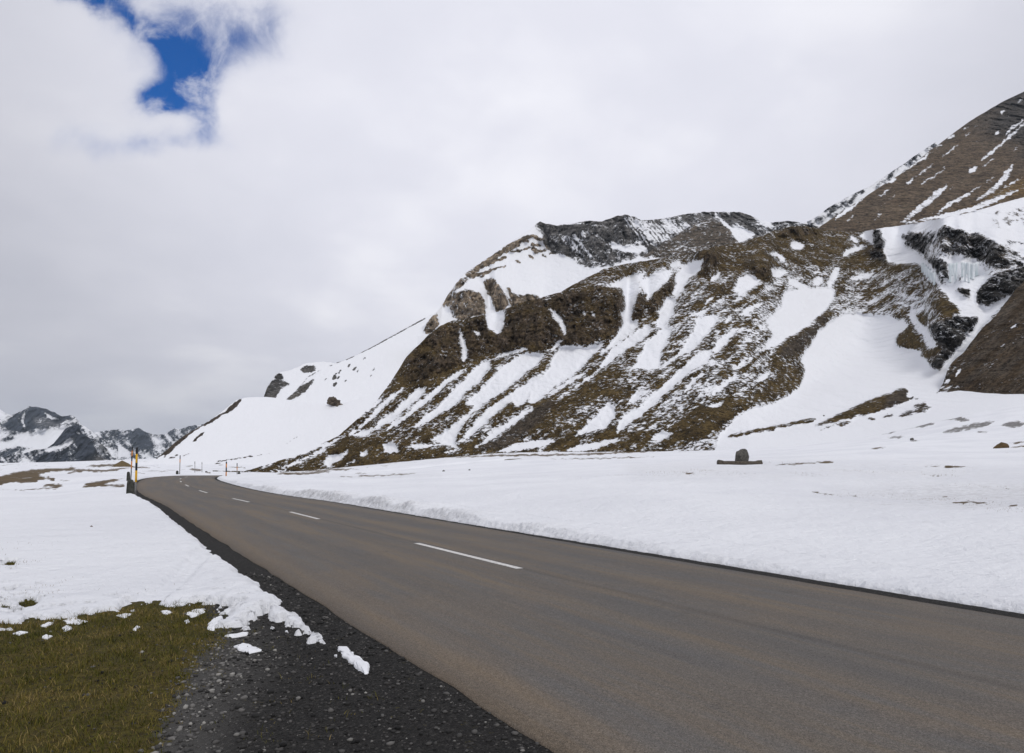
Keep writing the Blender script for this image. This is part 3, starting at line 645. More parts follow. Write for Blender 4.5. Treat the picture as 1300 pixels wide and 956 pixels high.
poly(SN, [(30, 580), (44, 584), (52, 594), (20, 594)], 0.75, 2, 4); poly(SN, [(110, 584), (122, 576), (134, 584), (120, 592), (108, 592)], 0.3, 1.5, 2); poly(TN, [(106, 588), (122, 574), (138, 586), (120, 594), (104, 594)], 1, 1.5, 2)
poly(SN, [(112, 552), (122, 558), (136, 572), (140, 580), (128, 576), (118, 564)], 0.50, 1.5, 2)
slope('far_mountain', np.linspace(-60, 160, 260), 110, ipl([(-60, 3300), (160, 3300)]), ipl([(-60, 584), (0, 580), (30, 576), (44, 571), (58, 570), (68, 563), (76, 553), (83, 544), (90, 541), (97, 540), (101, 544), (106, 552), (114, 556), (124, 559), (132, 566), (138, 572), (142, 580), (160, 587)]),
      SIG, SN, RK - TN, TN, M_FAR1, foot_py=ipl([(-500, 596), (400, 594)]), L=260, amp=0.025, gul=0.012, crest_j=0.7, crest_L=6, seed=14)

# --- snow ridge behind the left shoulder ---------------------------------------------------------------------
M_C = terrain_mat('snow ridge', 3.2, (0.055, 0.05, 0.045), (0.13, 0.12, 0.105), (0.04, 0.04, 0.042), (0.17, 0.165, 0.155), (0.11, 0.10, 0.09), (0.15, 0.14, 0.125), amp=0.55, st=(1, 1, 1.6))
SIG = raster(0.55); SN = raster(1.2) + 0.12 * streak(0.8, -0.6, 40, 10, 3, 3); RK = raster(0.6); TN = raster(0.0)
poly(SN, [(330, 506), (338, 490), (350, 474), (358, 472), (362, 484), (372, 486), (358, 494), (350, 508)], 0.30, 1.0, 3.0, 4)
poly(SN, [(358, 509), (376, 496), (388, 485), (400, 479), (398, 487), (388, 498), (372, 508)], 0.25, 1, 2); poly(TN, [(355, 511), (376, 496), (388, 488), (396, 492), (372, 510)], 1, 1, 2)
poly(SN, [(380, 470), (388, 462), (400, 463), (402, 470), (394, 475), (384, 473)], 0.34, 1, 2.5, 4)
stroke(SN, [(372, 500), (392, 478), (410, 468), (432, 459), (448, 453)], 2.2, 0.35); stroke(SN, [(440, 456), (470, 442), (500, 426), (520, 415), (540, 404)], 2.2, 0.15, 0.7, 0.5, taper=False); stroke(TN, [(440, 456), (470, 442), (500, 426), (540, 404)], 5, 1)
for x, y, wd in ((443, 464, 3), (450, 468, 3.5), (454, 471, 3), (425, 476, 3), (424, 480, 4), (431, 472, 3), (425, 488, 4), (438, 484, 2.5), (474, 469, 2.5), (471, 477, 1.5), (413, 482, 2), (430, 479, 2), (462, 455, 2.0)): stroke(SN, [(x - 1, y + 1.5), (x + 1.5, y - 1.5)], wd, 0.2, 0.8, 1.5, 3, taper=False)
stroke(SN, [(463, 457), (480, 448), (498, 438)], 1.3, 0.45); stroke(SN, [(452, 504), (462, 500)], 1.3, 0.4); stroke(SN, [(474, 468), (469, 479)], 1.2, 0.4)
slope('snow_ridge', np.linspace(325, 640, 320), 110, ipl([(320, 620), (640, 620)]), ipl([(325, 512), (334, 506), (339, 492), (350, 476), (358, 472), (368, 470), (378, 466), (385, 462), (398, 460), (410, 459), (425, 461), (433, 459), (450, 452), (475, 439), (500, 425), (522, 413), (536, 405), (548, 400), (580, 392), (640, 380)]),
      SIG, SN, RK, TN, M_C, foot_py=ipl([(300, 548), (700, 548)]), L=50, amp=0.012, gul=-0.004, crest_j=0.8, crest_L=8, seed=21)
# --- snow shoulder on the left ------------------------------------------------------------------------------
M_D = terrain_mat('snow shoulder', 1.8, (0.05, 0.036, 0.024), (0.10, 0.072, 0.05), (0.05, 0.045, 0.04), (0.12, 0.10, 0.085), (0.10, 0.085, 0.07), (0.14, 0.12, 0.10), amp=0.55, st=(1, 1, 1.3))
SIG = raster(0.42); SN = raster(1.25) + 0.10 * streak(0.7, -0.7, 40, 9, 3, 5); RK = raster(0.3); TN = raster(0.0)
for pts, wd, v in (([(306, 507), (296, 516), (286, 525)], 6, 0.05), ([(288, 522), (266, 536), (254, 541)], 4, 0.1), ([(256, 541), (240, 549), (228, 560), (214, 571), (198, 582)], 6, 0.12), ([(262, 547), (252, 554), (244, 562)], 3.5, 0.25), ([(268, 562), (259, 574)], 1.6, 0.4),
                   ([(228, 577), (212, 583)], 3, 0.4), ([(243, 575), (230, 580)], 2, 0.45), ([(220, 570), (206, 582)], 3, 0.35), ([(266, 587), (290, 584), (320, 579), (348, 575)], 2.4, 0.30), ([(272, 589), (284, 588)], 2.5, 0.3), ([(393, 543), (372, 558), (348, 575)], 1.6, 0.38),
                   ([(200, 583), (250, 583), (290, 584)], 1.2, 0.5), ([(378, 513), (395, 516), (410, 515)], 1.5, 0.45), ([(412, 516), (444, 513)], 1.2, 0.55)): stroke(SN, pts, wd, v, 0.8, 1.5, 4)
for x, y in ((298, 529), (310, 545), (330, 562), (272, 552), (391, 525), (369, 535), (330, 560), (365, 555)): stroke(SN, [(x - 2, y + 1), (x + 2, y - 1)], 1.2, 0.62)
locD = slope('snow_hill', np.linspace(150, 560, 340), 110, ipl([(150, 430), (560, 400)]), ipl([(150, 590), (190, 585), (200, 581), (212, 571), (222, 562), (234, 553), (246, 546), (258, 539), (270, 531), (280, 524), (290, 516), (300, 508), (310, 505), (322, 504), (340, 504), (356, 506), (380, 511), (410, 513), (430, 513), (452, 508), (480, 498), (520, 480), (560, 460)]),
      SIG, SN, RK, TN, M_D, L=30, amp=0.010, gul=-0.004, crest_j=0.5, crest_L=9, seed=27)

# --- rocky peak behind ---------------------------------------------------------------------------------------
M_B = terrain_mat('rocky peak', 3.0, (0.055, 0.045, 0.035), (0.10, 0.085, 0.068), (0.105, 0.082, 0.058), (0.42, 0.335, 0.245), (0.060, 0.058, 0.057), (0.20, 0.192, 0.185), amp=0.75, st=(1, 1, 0.9))
SIG = raster(0.75); SN = raster(1.2); RK = raster(1.0); TN = raster(0.0)
# summit wall: dark strata with snow chutes
wall = [(676, 288), (683, 280), (700, 280), (740, 278), (792, 270), (830, 276), (866, 270), (900, 266), (1040, 274), (1040, 330), (930, 330), (818, 326), (796, 332), (762, 340), (738, 340), (722, 326), (700, 322), (690, 308), (686, 296)]
ch = 0.36 + 0.55 * streak(0.62, 0.78, 60, 5, 4, 31)
WM = raster(0.0); poly(WM, wall, 1.0, 1.2, 3.0); SN = SN * (1 - WM) + ch * WM; poly(TN, wall, 1.0, 1.5, 3)
poly(SIG, [(600, 330), (683, 283), (760, 280), (830, 278), (830, 312), (760, 330), (700, 318)], 1.3, 4, 2)
poly(SN, [(683, 279), (700, 282), (740, 280), (742, 292), (720, 300), (700, 300), (690, 294)], 0.15, 1, 2); poly(SN, [(745, 280), (793, 271), (800, 290), (800, 310), (770, 318), (745, 310)], 0.22, 2, 3)
for k in range(16):
    x = 792 + k * 5.2; stroke(SN, [(x, 276 + 0.4 * k), (x + 16, 296), (x + 26, 312 - 0.6 * k)], 2.0, 0.85, 0.8, 1.5)
poly(SN, [(774, 309), (790, 312), (820, 314), (822, 319), (800, 321), (778, 316)], 1.0, 1, 2.5); stroke(SN, [(700, 286), (740, 284), (770, 288)], 1.6, 0.7); stroke(SN, [(705, 296), (725, 302), (745, 306)], 2, 0.6)
stroke(SN, [(752, 296), (766, 304), (770, 310)], 1.5, 0.7)
# brown scree hump right of it
poly(SN, [(812, 330), (836, 312), (862, 296), (880, 284), (900, 276), (920, 286), (936, 302), (944, 322), (860, 326)], 0.33, 2, 3); poly(TN, [(812, 330), (836, 314), (862, 298), (880, 286), (900, 278), (920, 288), (936, 304), (940, 322)], 0.0, 2, 3); poly(RK, [(812, 330), (836, 314), (862, 298), (880, 286), (900, 278), (920, 288), (936, 304), (940, 322)], 0.15, 2, 3)
poly(SN, [(927, 289), (942, 291), (960, 297), (950, 303), (938, 307), (930, 297)], 1.1, 1, 2); stroke(SN, [(908, 272), (920, 284), (934, 296), (940, 306)], 3, 0.9); stroke(SN, [(958, 276), (972, 284), (984, 290)], 6, 0.85, 2)
poly(SN, [(930, 268), (954, 271), (962, 284), (945, 286), (925, 280)], 0.3, 1, 2)
# left ridge: pale brown cliffs and blocks
for p in ([(559, 386), (566, 377), (582, 367), (598, 368), (609, 370), (616, 380), (619, 390), (616, 399), (600, 404), (582, 410), (572, 398)], [(611, 357), (620, 353), (628, 353), (638, 367), (646, 382), (642, 394), (631, 397), (624, 386), (619, 374)],
          [(640, 359), (648, 366), (653, 373), (678, 372), (688, 378), (670, 388), (648, 390)], [(538, 416), (545, 404), (552, 398), (558, 402), (558, 412), (548, 424), (540, 426)]):
    poly(SN, p, 0.24, 1.0, 4.5, 5.0); poly(SIG, p, 1.6, 2.0, 1.0)
poly(SN, [(548, 408), (558, 390), (570, 372), (582, 354), (594, 344), (604, 338), (610, 343), (600, 354), (588, 364), (572, 376), (562, 388)], 0.34, 1.2, 3)
for pts, wd in (([(606, 340), (616, 334), (626, 327)], 8), ([(617, 337), (630, 330)], 5), ([(629, 325), (636, 320)], 7), ([(642, 317), (656, 309)], 10), ([(650, 320), (662, 318), (672, 314)], 4), ([(664, 303), (676, 299), (686, 304)], 5), ([(676, 310), (686, 312)], 4), ([(660, 305), (670, 306)], 5),
                ([(692, 304), (696, 314)], 7), ([(677, 316), (681, 320)], 6), ([(685, 319), (692, 318)], 4), ([(672, 324), (676, 328)], 3), ([(689, 324), (694, 326)], 3), ([(655, 330), (660, 334)], 3), ([(698, 322), (704, 321)], 3), ([(635, 330), (642, 326)], 4), ([(606, 350), (620, 344), (636, 339)], 3), ([(600, 352), (612, 346)], 3), ([(610, 352), (630, 340), (642, 338)], 2.5)):
    stroke(SN, pts, wd, 0.14, 0.8, 2.0, 4, taper=False)
for pts, wd in (([(611, 368), (622, 386), (628, 398)], 4), ([(640, 362), (646, 376), (650, 384)], 2), ([(562, 390), (568, 398), (572, 410)], 6), ([(566, 388), (572, 398)], 3), ([(578, 370), (590, 366)], 3), ([(585, 352), (590, 349)], 4)): stroke(SN, pts, wd, 1.0, 0.8, 1.5, 4)
for pts, wd in (([(722, 326), (728, 318), (736, 316)], 2), ([(724, 330), (736, 320)], 3), ([(740, 342), (756, 326), (776, 320)], 5), ([(748, 342), (764, 332), (790, 322)], 5), ([(770, 338), (800, 326)], 5)): stroke(SN, pts, wd, 0.4, 1, 2); stroke(TN, pts, wd + 3, 1.0, 1, 1)
poly(SN, [(640, 352), (660, 340), (690, 330), (720, 332), (742, 342), (730, 358), (700, 374), (660, 370), (648, 364)], 1.4, 2, 2)
slope('rocky_peak', np.linspace(530, 1060, 560), 190, ipl([(500, 760), (1060, 760)]), ipl([(530, 420), (540, 412), (548, 402), (557, 394), (566, 379), (578, 361), (590, 347), (602, 339), (616, 330), (628, 322), (640, 313), (652, 306), (664, 297), (674, 292), (680, 285), (686, 281), (694, 284), (706, 286), (718, 285.5), (732, 283), (748, 280), (764, 281), (780, 275), (794, 272), (806, 276), (816, 280), (828, 279), (842, 277), (856, 275), (866, 272), (880, 270.5), (895, 269), (915, 269), (938, 269), (948, 271), (956, 275), (966, 279), (974, 282), (988, 282), (1000, 280), (1012, 282), (1030, 286), (1060, 292)]),
      SIG, SN, RK, TN, M_B, foot_py=ipl([(500, 432), (700, 400), (800, 360), (1060, 330)]), L=45, amp=0.014, gul=0.006, crest_j=1.3, crest_L=7, seed=33)

# --- mountain on the right and the one behind it, its cloud fade painted as pale rock ------------------------------------------------
M_G = terrain_mat('brown mountain', 2.6, (0.088, 0.064, 0.043), (0.150, 0.113, 0.077), (0.050, 0.045, 0.041), (0.100, 0.090, 0.080), (0.15, 0.09, 0.035), (0.18, 0.125, 0.055), amp=0.60, st=(1, 1, 1.0))
M_G2 = terrain_mat('mist tinted mountain', 5, (0.10, 0.10, 0.105), (0.17, 0.17, 0.175), (0.10, 0.10, 0.105), (0.19, 0.19, 0.195), (0.1, 0.1, 0.1), (0.1, 0.1, 0.1), amp=0.5)
SIG = raster(1.0); SN = np.clip(0.62 + 0.7 * streak(0.7, -0.7, 18, 6, 4, 44), 0, 1); RK = raster(1.0); TN = raster(0.0)
stroke(SN, [(1080, 262), (1096, 252), (1112, 240)], 9, 1.0, 2, 2)
slope('mist_tinted_mountain', np.linspace(1000, 1190, 150), 70, ipl([(1000, 1500), (1330, 1500)]), ipl([(1000, 288), (1016, 286), (1030, 279), (1042, 271), (1052, 263), (1062, 258), (1076, 250), (1090, 243), (1104, 237), (1120, 226), (1140, 213), (1170, 192), (1220, 160), (1330, 100)]),
      SIG, SN, RK, TN, M_G2, foot_py=ipl([(900, 330), (1400, 330)]), L=70, amp=0.02, gul=0.01, crest_j=1.6, crest_L=9, seed=41)
SIG = raster(0.66); SIG = np.maximum(SIG, (YH - GY) / F + 0.22)
SN = 0.10 + 0.36 * streak(0.80, -0.60, 60, 4, 4, 47); RK = np.clip(sst(300, 150, GY + 0.62 * (GX - 1150)* -0.4) * 0.0 + sst(0.0, 60, (GX - 1190) * 0.5 - (GY - 165) * 0.9), 0, 1); TN = raster(0.0)
RK = np.clip(RK + 0.5 * streak(0.80, -0.60, 60, 16, 3, 48), 0, 1)
for pts, wd, v in (([(1302, 156), (1286, 170), (1272, 182), (1258, 194), (1244, 205)], 4.5, 1.0), ([(1300, 152), (1284, 163), (1276, 172)], 4, 1), ([(1219, 181), (1208, 190), (1195, 200)], 2.6, .95), ([(1184, 192), (1166, 205), (1142, 221)], 3.4, 1), ([(1185, 208), (1175, 216), (1164, 224)], 2.6, .95),
                   ([(1200, 212), (1190, 222), (1178, 228)], 3, .95), ([(1160, 226), (1150, 235)], 4.5, .95), ([(1137, 227), (1124, 233)], 5, 1), ([(1132, 238), (1114, 251)], 3, .9), ([(1098, 251), (1078, 265), (1060, 278)], 5, 1), ([(1138, 246), (1118, 262)], 2.4, .8), ([(1202, 236), (1188, 248), (1172, 261), (1146, 282)], 10, .85),
                   ([(1286, 210), (1275, 226), (1262, 240), (1240, 254)], 9, .85), ([(1246, 235), (1226, 248), (1206, 259), (1190, 271)], 6, .95), ([(1240, 212), (1230, 219)], 7, .9), ([(1276, 140), (1270, 144)], 5, .95), ([(1298, 126), (1292, 130)], 6, .9), ([(1272, 164), (1262, 172)], 3, .95), ([(1212, 171), (1202, 178)], 4, .95), ([(1232, 168), (1226, 173)], 3, .9),
                   ([(1232, 160), (1222, 165)], 2.5, .9), ([(1196, 182), (1188, 188)], 4, .9), ([(1182, 224), (1166, 236)], 3, .9), ([(1300, 224), (1280, 236), (1256, 254), (1236, 262)], 4, .95), ([(1262, 200), (1256, 206), (1246, 212)], 3, .9), ([(1292, 186), (1286, 192)], 3, .85), ([(1264, 224), (1250, 232)], 3, .8), ([(1086, 272), (1070, 284)], 3, .85), ([(1120, 270), (1108, 280)], 4, .75), ([(1212, 236), (1204, 242)], 2.5, .8), ([(1150, 256), (1138, 266)], 3, .7),
                   ([(1300, 238), (1270, 250), (1246, 262), (1210, 272), (1150, 283)], 7, 1.0), ([(1330, 130), (1312, 148), (1300, 157)], 4, 1.0)): stroke(SN, pts, wd * 0.85, v - 0.22, 1.3, 3.2, 5)
poly(TN, [(1235, 262), (1262, 244), (1284, 232), (1310, 222), (1310, 246), (1270, 254)], 1.0, 4, 5); poly(TN, [(1196, 278), (1210, 268), (1240, 262), (1250, 266), (1220, 276)], 0.9, 3, 4); poly(SN, [(1240, 258), (1262, 244), (1284, 234), (1306, 228), (1306, 236), (1280, 246)], 0.3, 1.5, 3)
slope('brown_mountain', np.concatenate([np.linspace(1030, 1330, 330), np.linspace(1336, 1440, 24)]), 190, ipl([(1000, 560), (1800, 520)]), ipl([(1030, 296), (1041, 288), (1055, 278), (1069, 269), (1092, 254), (1115, 239), (1143, 221), (1165, 204), (1185, 188), (1208, 171), (1231, 154), (1254, 140), (1277, 127), (1300, 116), (1340, 96), (1420, 50), (1600, -60), (1800, -160)]),
      SIG, SN, RK, TN, M_G, foot_py=ipl([(1000, 330), (1100, 320), (1300, 300), (1500, 260), (1800, 180)]), L=40, amp=0.012, gul=0.004, crest_j=0.9, crest_L=12, seed=49)

# --- main hill across the plain, with the frozen stream gully at its right ----------------------------------------
M_A = terrain_mat('tussock hillside', 0.95, (0.054, 0.036, 0.014), (0.122, 0.085, 0.034), (0.046, 0.034, 0.024), (0.165, 0.124, 0.088), (0.060, 0.047, 0.034), (0.098, 0.078, 0.057), amp=0.92, st=(0.8, 0.8, 1.5), bump=1.3, rd=((0.016, 0.016, 0.016), (0.095, 0.089, 0.082)))
SIG = raster(0.66); RK = raster(0.0); TN = raster(0.0)
st1 = streak(-0.79, 0.61, 75, 6, 4, 61); st2 = streak(-0.75, 0.66, 34, 3.2, 3, 66); clump = np.pad(fbm(GX[:NR] / 26, GY[:NR] / 18, 4, 68), ((0, RH - NR), (0, 0)), mode='edge')
SN = 0.37 + 0.46 * st1 + 0.26 * st2 + 0.30 * streak(-0.77, 0.64, 20, 1.9, 2, 63) + 0.20 * clump
SN += 0.10 * sst(760, 880, GX) - 0.03; SN = np.clip(SN, 0.06, 0.74)
dark = lambda p, v=0.10, soft=1.4, wob=3.0: poly(SN, p, v + 0.06, soft + 1, wob + 1)
def cliff(p, v=0.10, sig=2.4, tone=None):
    poly(SN, p, v + 0.03, 1.2, 4.0, 6); poly(RK, p, 0.8, 2.5, 5.0); poly(SIG, p, min(sig, 1.35), 4.0, 1.0)
# brown solid ground
dark([(870, 326), (900, 314), (960, 302), (1007, 286), (1060, 290), (1120, 296), (1124, 330), (1167, 332), (1180, 348), (1120, 345), (1080, 340), (1040, 338), (1000, 340), (940, 345), (900, 352), (880, 345)], 0.20, 3, 5)
dark([(712, 371), (730, 358), (768, 340), (800, 333), (860, 324), (885, 320), (880, 334), (840, 338), (800, 346), (770, 360), (740, 366)], 0.24, 2, 3)
dark([(417, 574), (432, 558), (470, 554), (492, 564), (498, 574), (530, 571), (570, 573), (590, 577), (560, 587), (500, 590), (448, 594), (415, 594), (370, 599), (392, 588)], 0.12, 1.2, 3)
dark([(604, 571), (622, 572), (642, 570), (660, 558), (676, 545), (700, 520), (706, 506), (690, 508), (675, 520), (640, 548)], 0.12, 1.2, 2); poly(TN, [(604, 571), (642, 570), (676, 545), (700, 520), (702, 505), (675, 520), (640, 548)], 1, 1.5, 2)
dark([(690, 568), (700, 560), (730, 549), (734, 556), (712, 566)], 0.12); dark([(750, 552), (768, 546), (790, 545), (790, 552), (760, 557)], 0.14); dark([(838, 563), (858, 540), (875, 523), (900, 514), (923, 508), (948, 513), (934, 530), (910, 543), (892, 555)], 0.10, 1.4, 3)
dark([(1040, 420), (1012, 424), (986, 448), (980, 474), (1000, 466), (1020, 452), (1030, 438)], 0.16, 2, 3); dark([(1049, 393), (1032, 412), (990, 440), (980, 452), (1000, 452), (1022, 446), (1040, 421), (1056, 400)], 0.12, 1.2, 2); poly(TN, [(1046, 397), (1032, 414), (992, 442), (990, 458), (1018, 446), (1038, 421), (1052, 402)], 1, 2, 2)
dark([(935, 540), (960, 516), (1000, 497), (1020, 480), (1018, 460), (1030, 440), (1000, 455), (970, 490), (930, 515)], 0.24, 2, 4)
dark([(500, 480), (520, 470), (560, 470), (590, 462), (620, 452), (600, 466), (560, 486), (536, 492), (510, 498), (480, 515), (460, 530), (490, 500)], 0.16, 1.5, 3)
dark([(690, 520), (740, 500), (760, 480), (780, 462), (790, 470), (760, 500), (730, 520), (700, 545)], 0.24, 3, 4)
cliff([(506, 474), (520, 447), (541, 427), (558, 417), (574, 408), (589, 414), (586, 430), (586, 449), (591, 459), (565, 470), (541, 484), (520, 484)], 0.10)
cliff([(592, 407), (617, 399), (619, 418), (632, 428), (641, 394), (680, 379), (712, 371), (716, 400), (722, 436), (702, 440), (690, 446), (650, 446), (610, 450), (592, 456), (588, 440)], 0.10)
cliff([(712, 371), (740, 368), (795, 364), (792, 385), (792, 406), (784, 424), (766, 438), (720, 438)], 0.15)
cliff([(884, 320), (905, 315), (916, 330), (897, 350), (884, 353)], 0.12, 1.6); cliff([(952, 341), (968, 338), (981, 343), (980, 356), (962, 353)], 0.05, 2.0); cliff([(985, 293), (1007, 287), (1040, 291), (1040, 301), (1000, 304)], 0.1, 1.2); cliff([(800, 392), (812, 372), (820, 378), (822, 392), (812, 404), (802, 410)], 0.12, 1.6)
cliff([(846, 356), (858, 350), (852, 372), (836, 392), (824, 402), (822, 386)], 0.14, 1.4)
# the snow lying in the gullies
snow = lambda p, v=1.3, soft=0.9, wob=3.4: poly(SN, p, v, soft, wob, 6)
for p in ([(541, 493), (531, 493), (514, 508), (501, 523), (485, 532), (474, 543), (444, 554), (465, 552), (492, 536), (514, 519), (536, 499)], [(486, 563), (501, 563), (506, 574), (490, 574)], [(412, 590), (415, 580), (432, 576), (444, 571), (435, 582), (417, 591)], [(455, 580), (468, 569), (464, 579)],
          [(617, 379), (621, 379), (629, 396), (640, 395), (640, 411), (634, 425), (629, 420), (620, 416), (617, 401)], [(624, 457), (612, 460), (597, 476), (581, 493), (564, 508), (545, 528), (558, 524), (576, 514), (593, 495), (610, 482), (620, 466)],
          [(666, 448), (691, 450), (683, 461), (664, 474), (637, 497), (610, 514), (589, 535), (577, 556), (577, 567), (545, 559), (570, 545), (593, 526), (606, 512), (589, 514), (610, 497), (629, 476), (648, 459)], [(700, 456), (687, 478), (675, 494), (667, 510), (656, 516), (650, 506), (668, 492), (683, 480), (694, 468)],
          [(694, 470), (668, 487), (645, 503), (620, 518), (604, 540), (576, 568), (590, 559), (618, 535), (645, 510), (675, 489)], [(790, 362), (811, 359), (808, 375), (803, 390), (800, 408), (813, 403), (806, 418), (786, 433), (770, 446), (758, 452), (779, 432), (792, 412), (790, 400), (795, 385)],
          [(768, 365), (785, 357), (800, 350), (820, 345), (813, 355), (798, 363)], [(810, 360), (826, 350), (851, 342), (848, 355), (833, 368), (823, 380), (820, 365)], [(846, 377), (857, 382), (853, 398), (841, 416), (833, 416), (838, 397)],
          [(853, 415), (842, 440), (836, 458), (840, 466), (823, 469), (804, 466), (815, 453), (820, 435), (840, 420)], [(826, 410), (823, 424), (806, 436), (790, 446), (765, 467), (762, 463), (780, 441), (798, 428), (810, 420)], [(713, 439), (740, 441), (766, 437), (748, 453), (735, 470), (705, 490), (680, 509), (672, 512), (680, 488), (692, 476), (704, 452)],
          [(773, 511), (781, 526), (768, 543), (745, 548), (730, 554), (750, 536)], [(868, 338), (893, 328), (887, 345), (874, 353), (868, 364), (866, 371), (857, 377), (853, 372), (861, 364), (857, 351)], [(884, 405), (911, 400), (905, 414), (893, 428), (880, 441), (866, 445), (880, 424), (884, 414)],
          [(935, 418), (924, 433), (910, 448), (905, 443), (918, 426)], [(905, 445), (897, 458), (880, 468), (853, 481), (868, 466), (887, 449)], [(932, 370), (937, 357), (947, 350), (965, 355), (953, 366), (941, 373)], [(1002, 312), (1012, 306), (1022, 313), (1014, 318)], [(981, 341), (998, 345), (990, 351), (981, 351)],
          [(1022, 366), (1052, 366), (1061, 368), (1049, 394), (1033, 405), (1009, 423), (985, 437), (966, 447), (982, 426), (974, 406), (992, 390), (996, 371)]): snow(p)
for pts, wd in (([(489, 503), (470, 518), (455, 530)], 3), ([(513, 492), (490, 510), (470, 532), (443, 553)], 4), ([(560, 492), (536, 512), (514, 530), (490, 546)], 4), ([(562, 517), (545, 530), (528, 540)], 7), ([(518, 567), (555, 565)], 4), ([(440, 589), (452, 584)], 3), ([(410, 567), (435, 554)], 3), ([(360, 583), (390, 573), (416, 561)], 3), ([(384, 583), (413, 571)], 3), ([(356, 594), (386, 585)], 3),
                ([(583, 418), (590, 444), (588, 462)], 5), ([(590, 469), (564, 487), (547, 503), (524, 518)], 5), ([(604, 568), (640, 543), (676, 518)], 5), ([(636, 572), (670, 565), (702, 560)], 8), ([(720, 500), (763, 468)], 2.6), ([(696, 501), (743, 473)], 3.5), ([(862, 476), (841, 496), (820, 516), (790, 538), (784, 549)], 9), ([(720, 571), (755, 566), (786, 558)], 7), ([(828, 557), (852, 551)], 8),
                ([(699, 392), (711, 407), (718, 424)], 6), ([(852, 337), (865, 335)], 6), ([(914, 347), (904, 356)], 5), ([(895, 386), (906, 376)], 2.4), ([(900, 446), (878, 464), (857, 481), (831, 505), (816, 516)], 8), ([(1064, 339), (1058, 352), (1051, 366)], 6), ([(1042, 352), (1034, 362)], 7), ([(1079, 355), (1108, 347)], 5), ([(978, 321), (990, 325), (995, 331)], 5), ([(1040, 345), (1030, 347)], 3),
                ([(1000, 352), (1012, 362), (1024, 364)], 6), ([(838, 468), (862, 450), (884, 440)], 4), ([(868, 500), (880, 484), (900, 470)], 3), ([(905, 500), (920, 488), (935, 478)], 4), ([(902, 516), (918, 512)], 4), ([(962, 484), (976, 474)], 5), ([(930, 470), (945, 460)], 4), ([(800, 510), (812, 498)], 6), ([(880, 402), (900, 392)], 3), ([(1100, 312), (1076, 320), (1070, 326)], 5), ([(1080, 300), (1090, 308)], 4),
                ([(628, 455), (650, 447), (670, 442)], 3), ([(700, 445), (712, 432)], 4), ([(740, 395), (744, 400)], 3), ([(752, 395), (754, 402)], 2.5), ([(610, 425), (600, 420)], 3), ([(940, 400), (952, 392), (968, 385)], 4), ([(920, 410), (930, 402)], 3)): stroke(SN, pts, wd, 1.15, 0.9, 2.8, 5)
# the great snow fan and the snow shelf above
snow([(1058, 408), (1072, 400), (1086, 399), (1105, 401), (1125, 402), (1145, 407), (1152, 412), (1150, 418), (1140, 424), (1136, 432), (1146, 440), (1164, 444), (1172, 452), (1178, 466), (1192, 470), (1206, 455), (1222, 444), (1240, 425), (1300, 440), (1330, 520), (1330, 600), (900, 600), (916, 553), (922, 546), (936, 531), (954, 519), (982, 514), (1005, 501), (1019, 488), (1023, 475), (1018, 457), (1026, 443), (1040, 421)], 1.5, 1.0, 5)
for p in ([(916, 554), (940, 548), (968, 542), (1010, 534), (1038, 529), (1036, 535), (1000, 543), (960, 550), (925, 557)], [(1030, 541), (1060, 527), (1100, 508), (1148, 490), (1155, 496), (1150, 506), (1142, 514), (1120, 522), (1098, 528), (1060, 536), (1036, 543)]): poly(SN, p, 0.12, 1.0, 3, 5)
poly(TN, [(1120, 524), (1126, 504), (1150, 490), (1166, 506), (1190, 514), (1186, 526), (1150, 534), (1120, 534)], 1.0, 2, 4)
for pts, wd in (([(1128, 516), (1146, 510), (1160, 504)], 6), ([(1152, 505), (1170, 506)], 3), ([(1160, 516), (1178, 511)], 6), ([(1140, 528), (1166, 522), (1184, 516)], 8), ([(1120, 530), (1136, 526)], 5), ([(1188, 500), (1192, 499)], 6), ([(1036, 548), (1060, 540), (1090, 535)], 4), ([(1100, 532), (1112, 532)], 4), ([(1160, 475), (1166, 476)], 1.5)): stroke(SN, pts, wd, 0.25, 1.0, 3, 5)
poly(SIG, [(900, 620), (900, 560), (950, 530), (1030, 470), (1100, 440), (1180, 470), (1340, 500), (1340, 620)], 0.34, 14, 2)
snow([(1092, 300), (1100, 292), (1124, 288), (1160, 284), (1230, 270), (1300, 250), (1600, 180), (1600, 420), (1300, 365), (1262, 395), (1240, 424), (1220, 440), (1208, 420), (1222, 395), (1206, 378), (1184, 352), (1167, 334), (1130, 333), (1122, 318)], 1.4, 1.2, 4)
poly(SIG, [(1110, 312), (1140, 300), (1200, 285), (1300, 258), (1600, 190), (1600, 240), (1300, 285), (1240, 300), (1170, 316)], 0.50, 5, 2)
BLK = raster(0.0)
poly(SN, [(1138, 298), (1200, 286), (1250, 296), (1292, 318), (1302, 340), (1250, 352), (1236, 330), (1205, 326), (1186, 340), (1168, 330)], 0.60, 3, 6); poly(RK, [(1138, 298), (1200, 286), (1250, 296), (1292, 318), (1302, 340), (1250, 352), (1236, 330), (1205, 326), (1186, 340), (1168, 330)], 0.7, 3, 6)
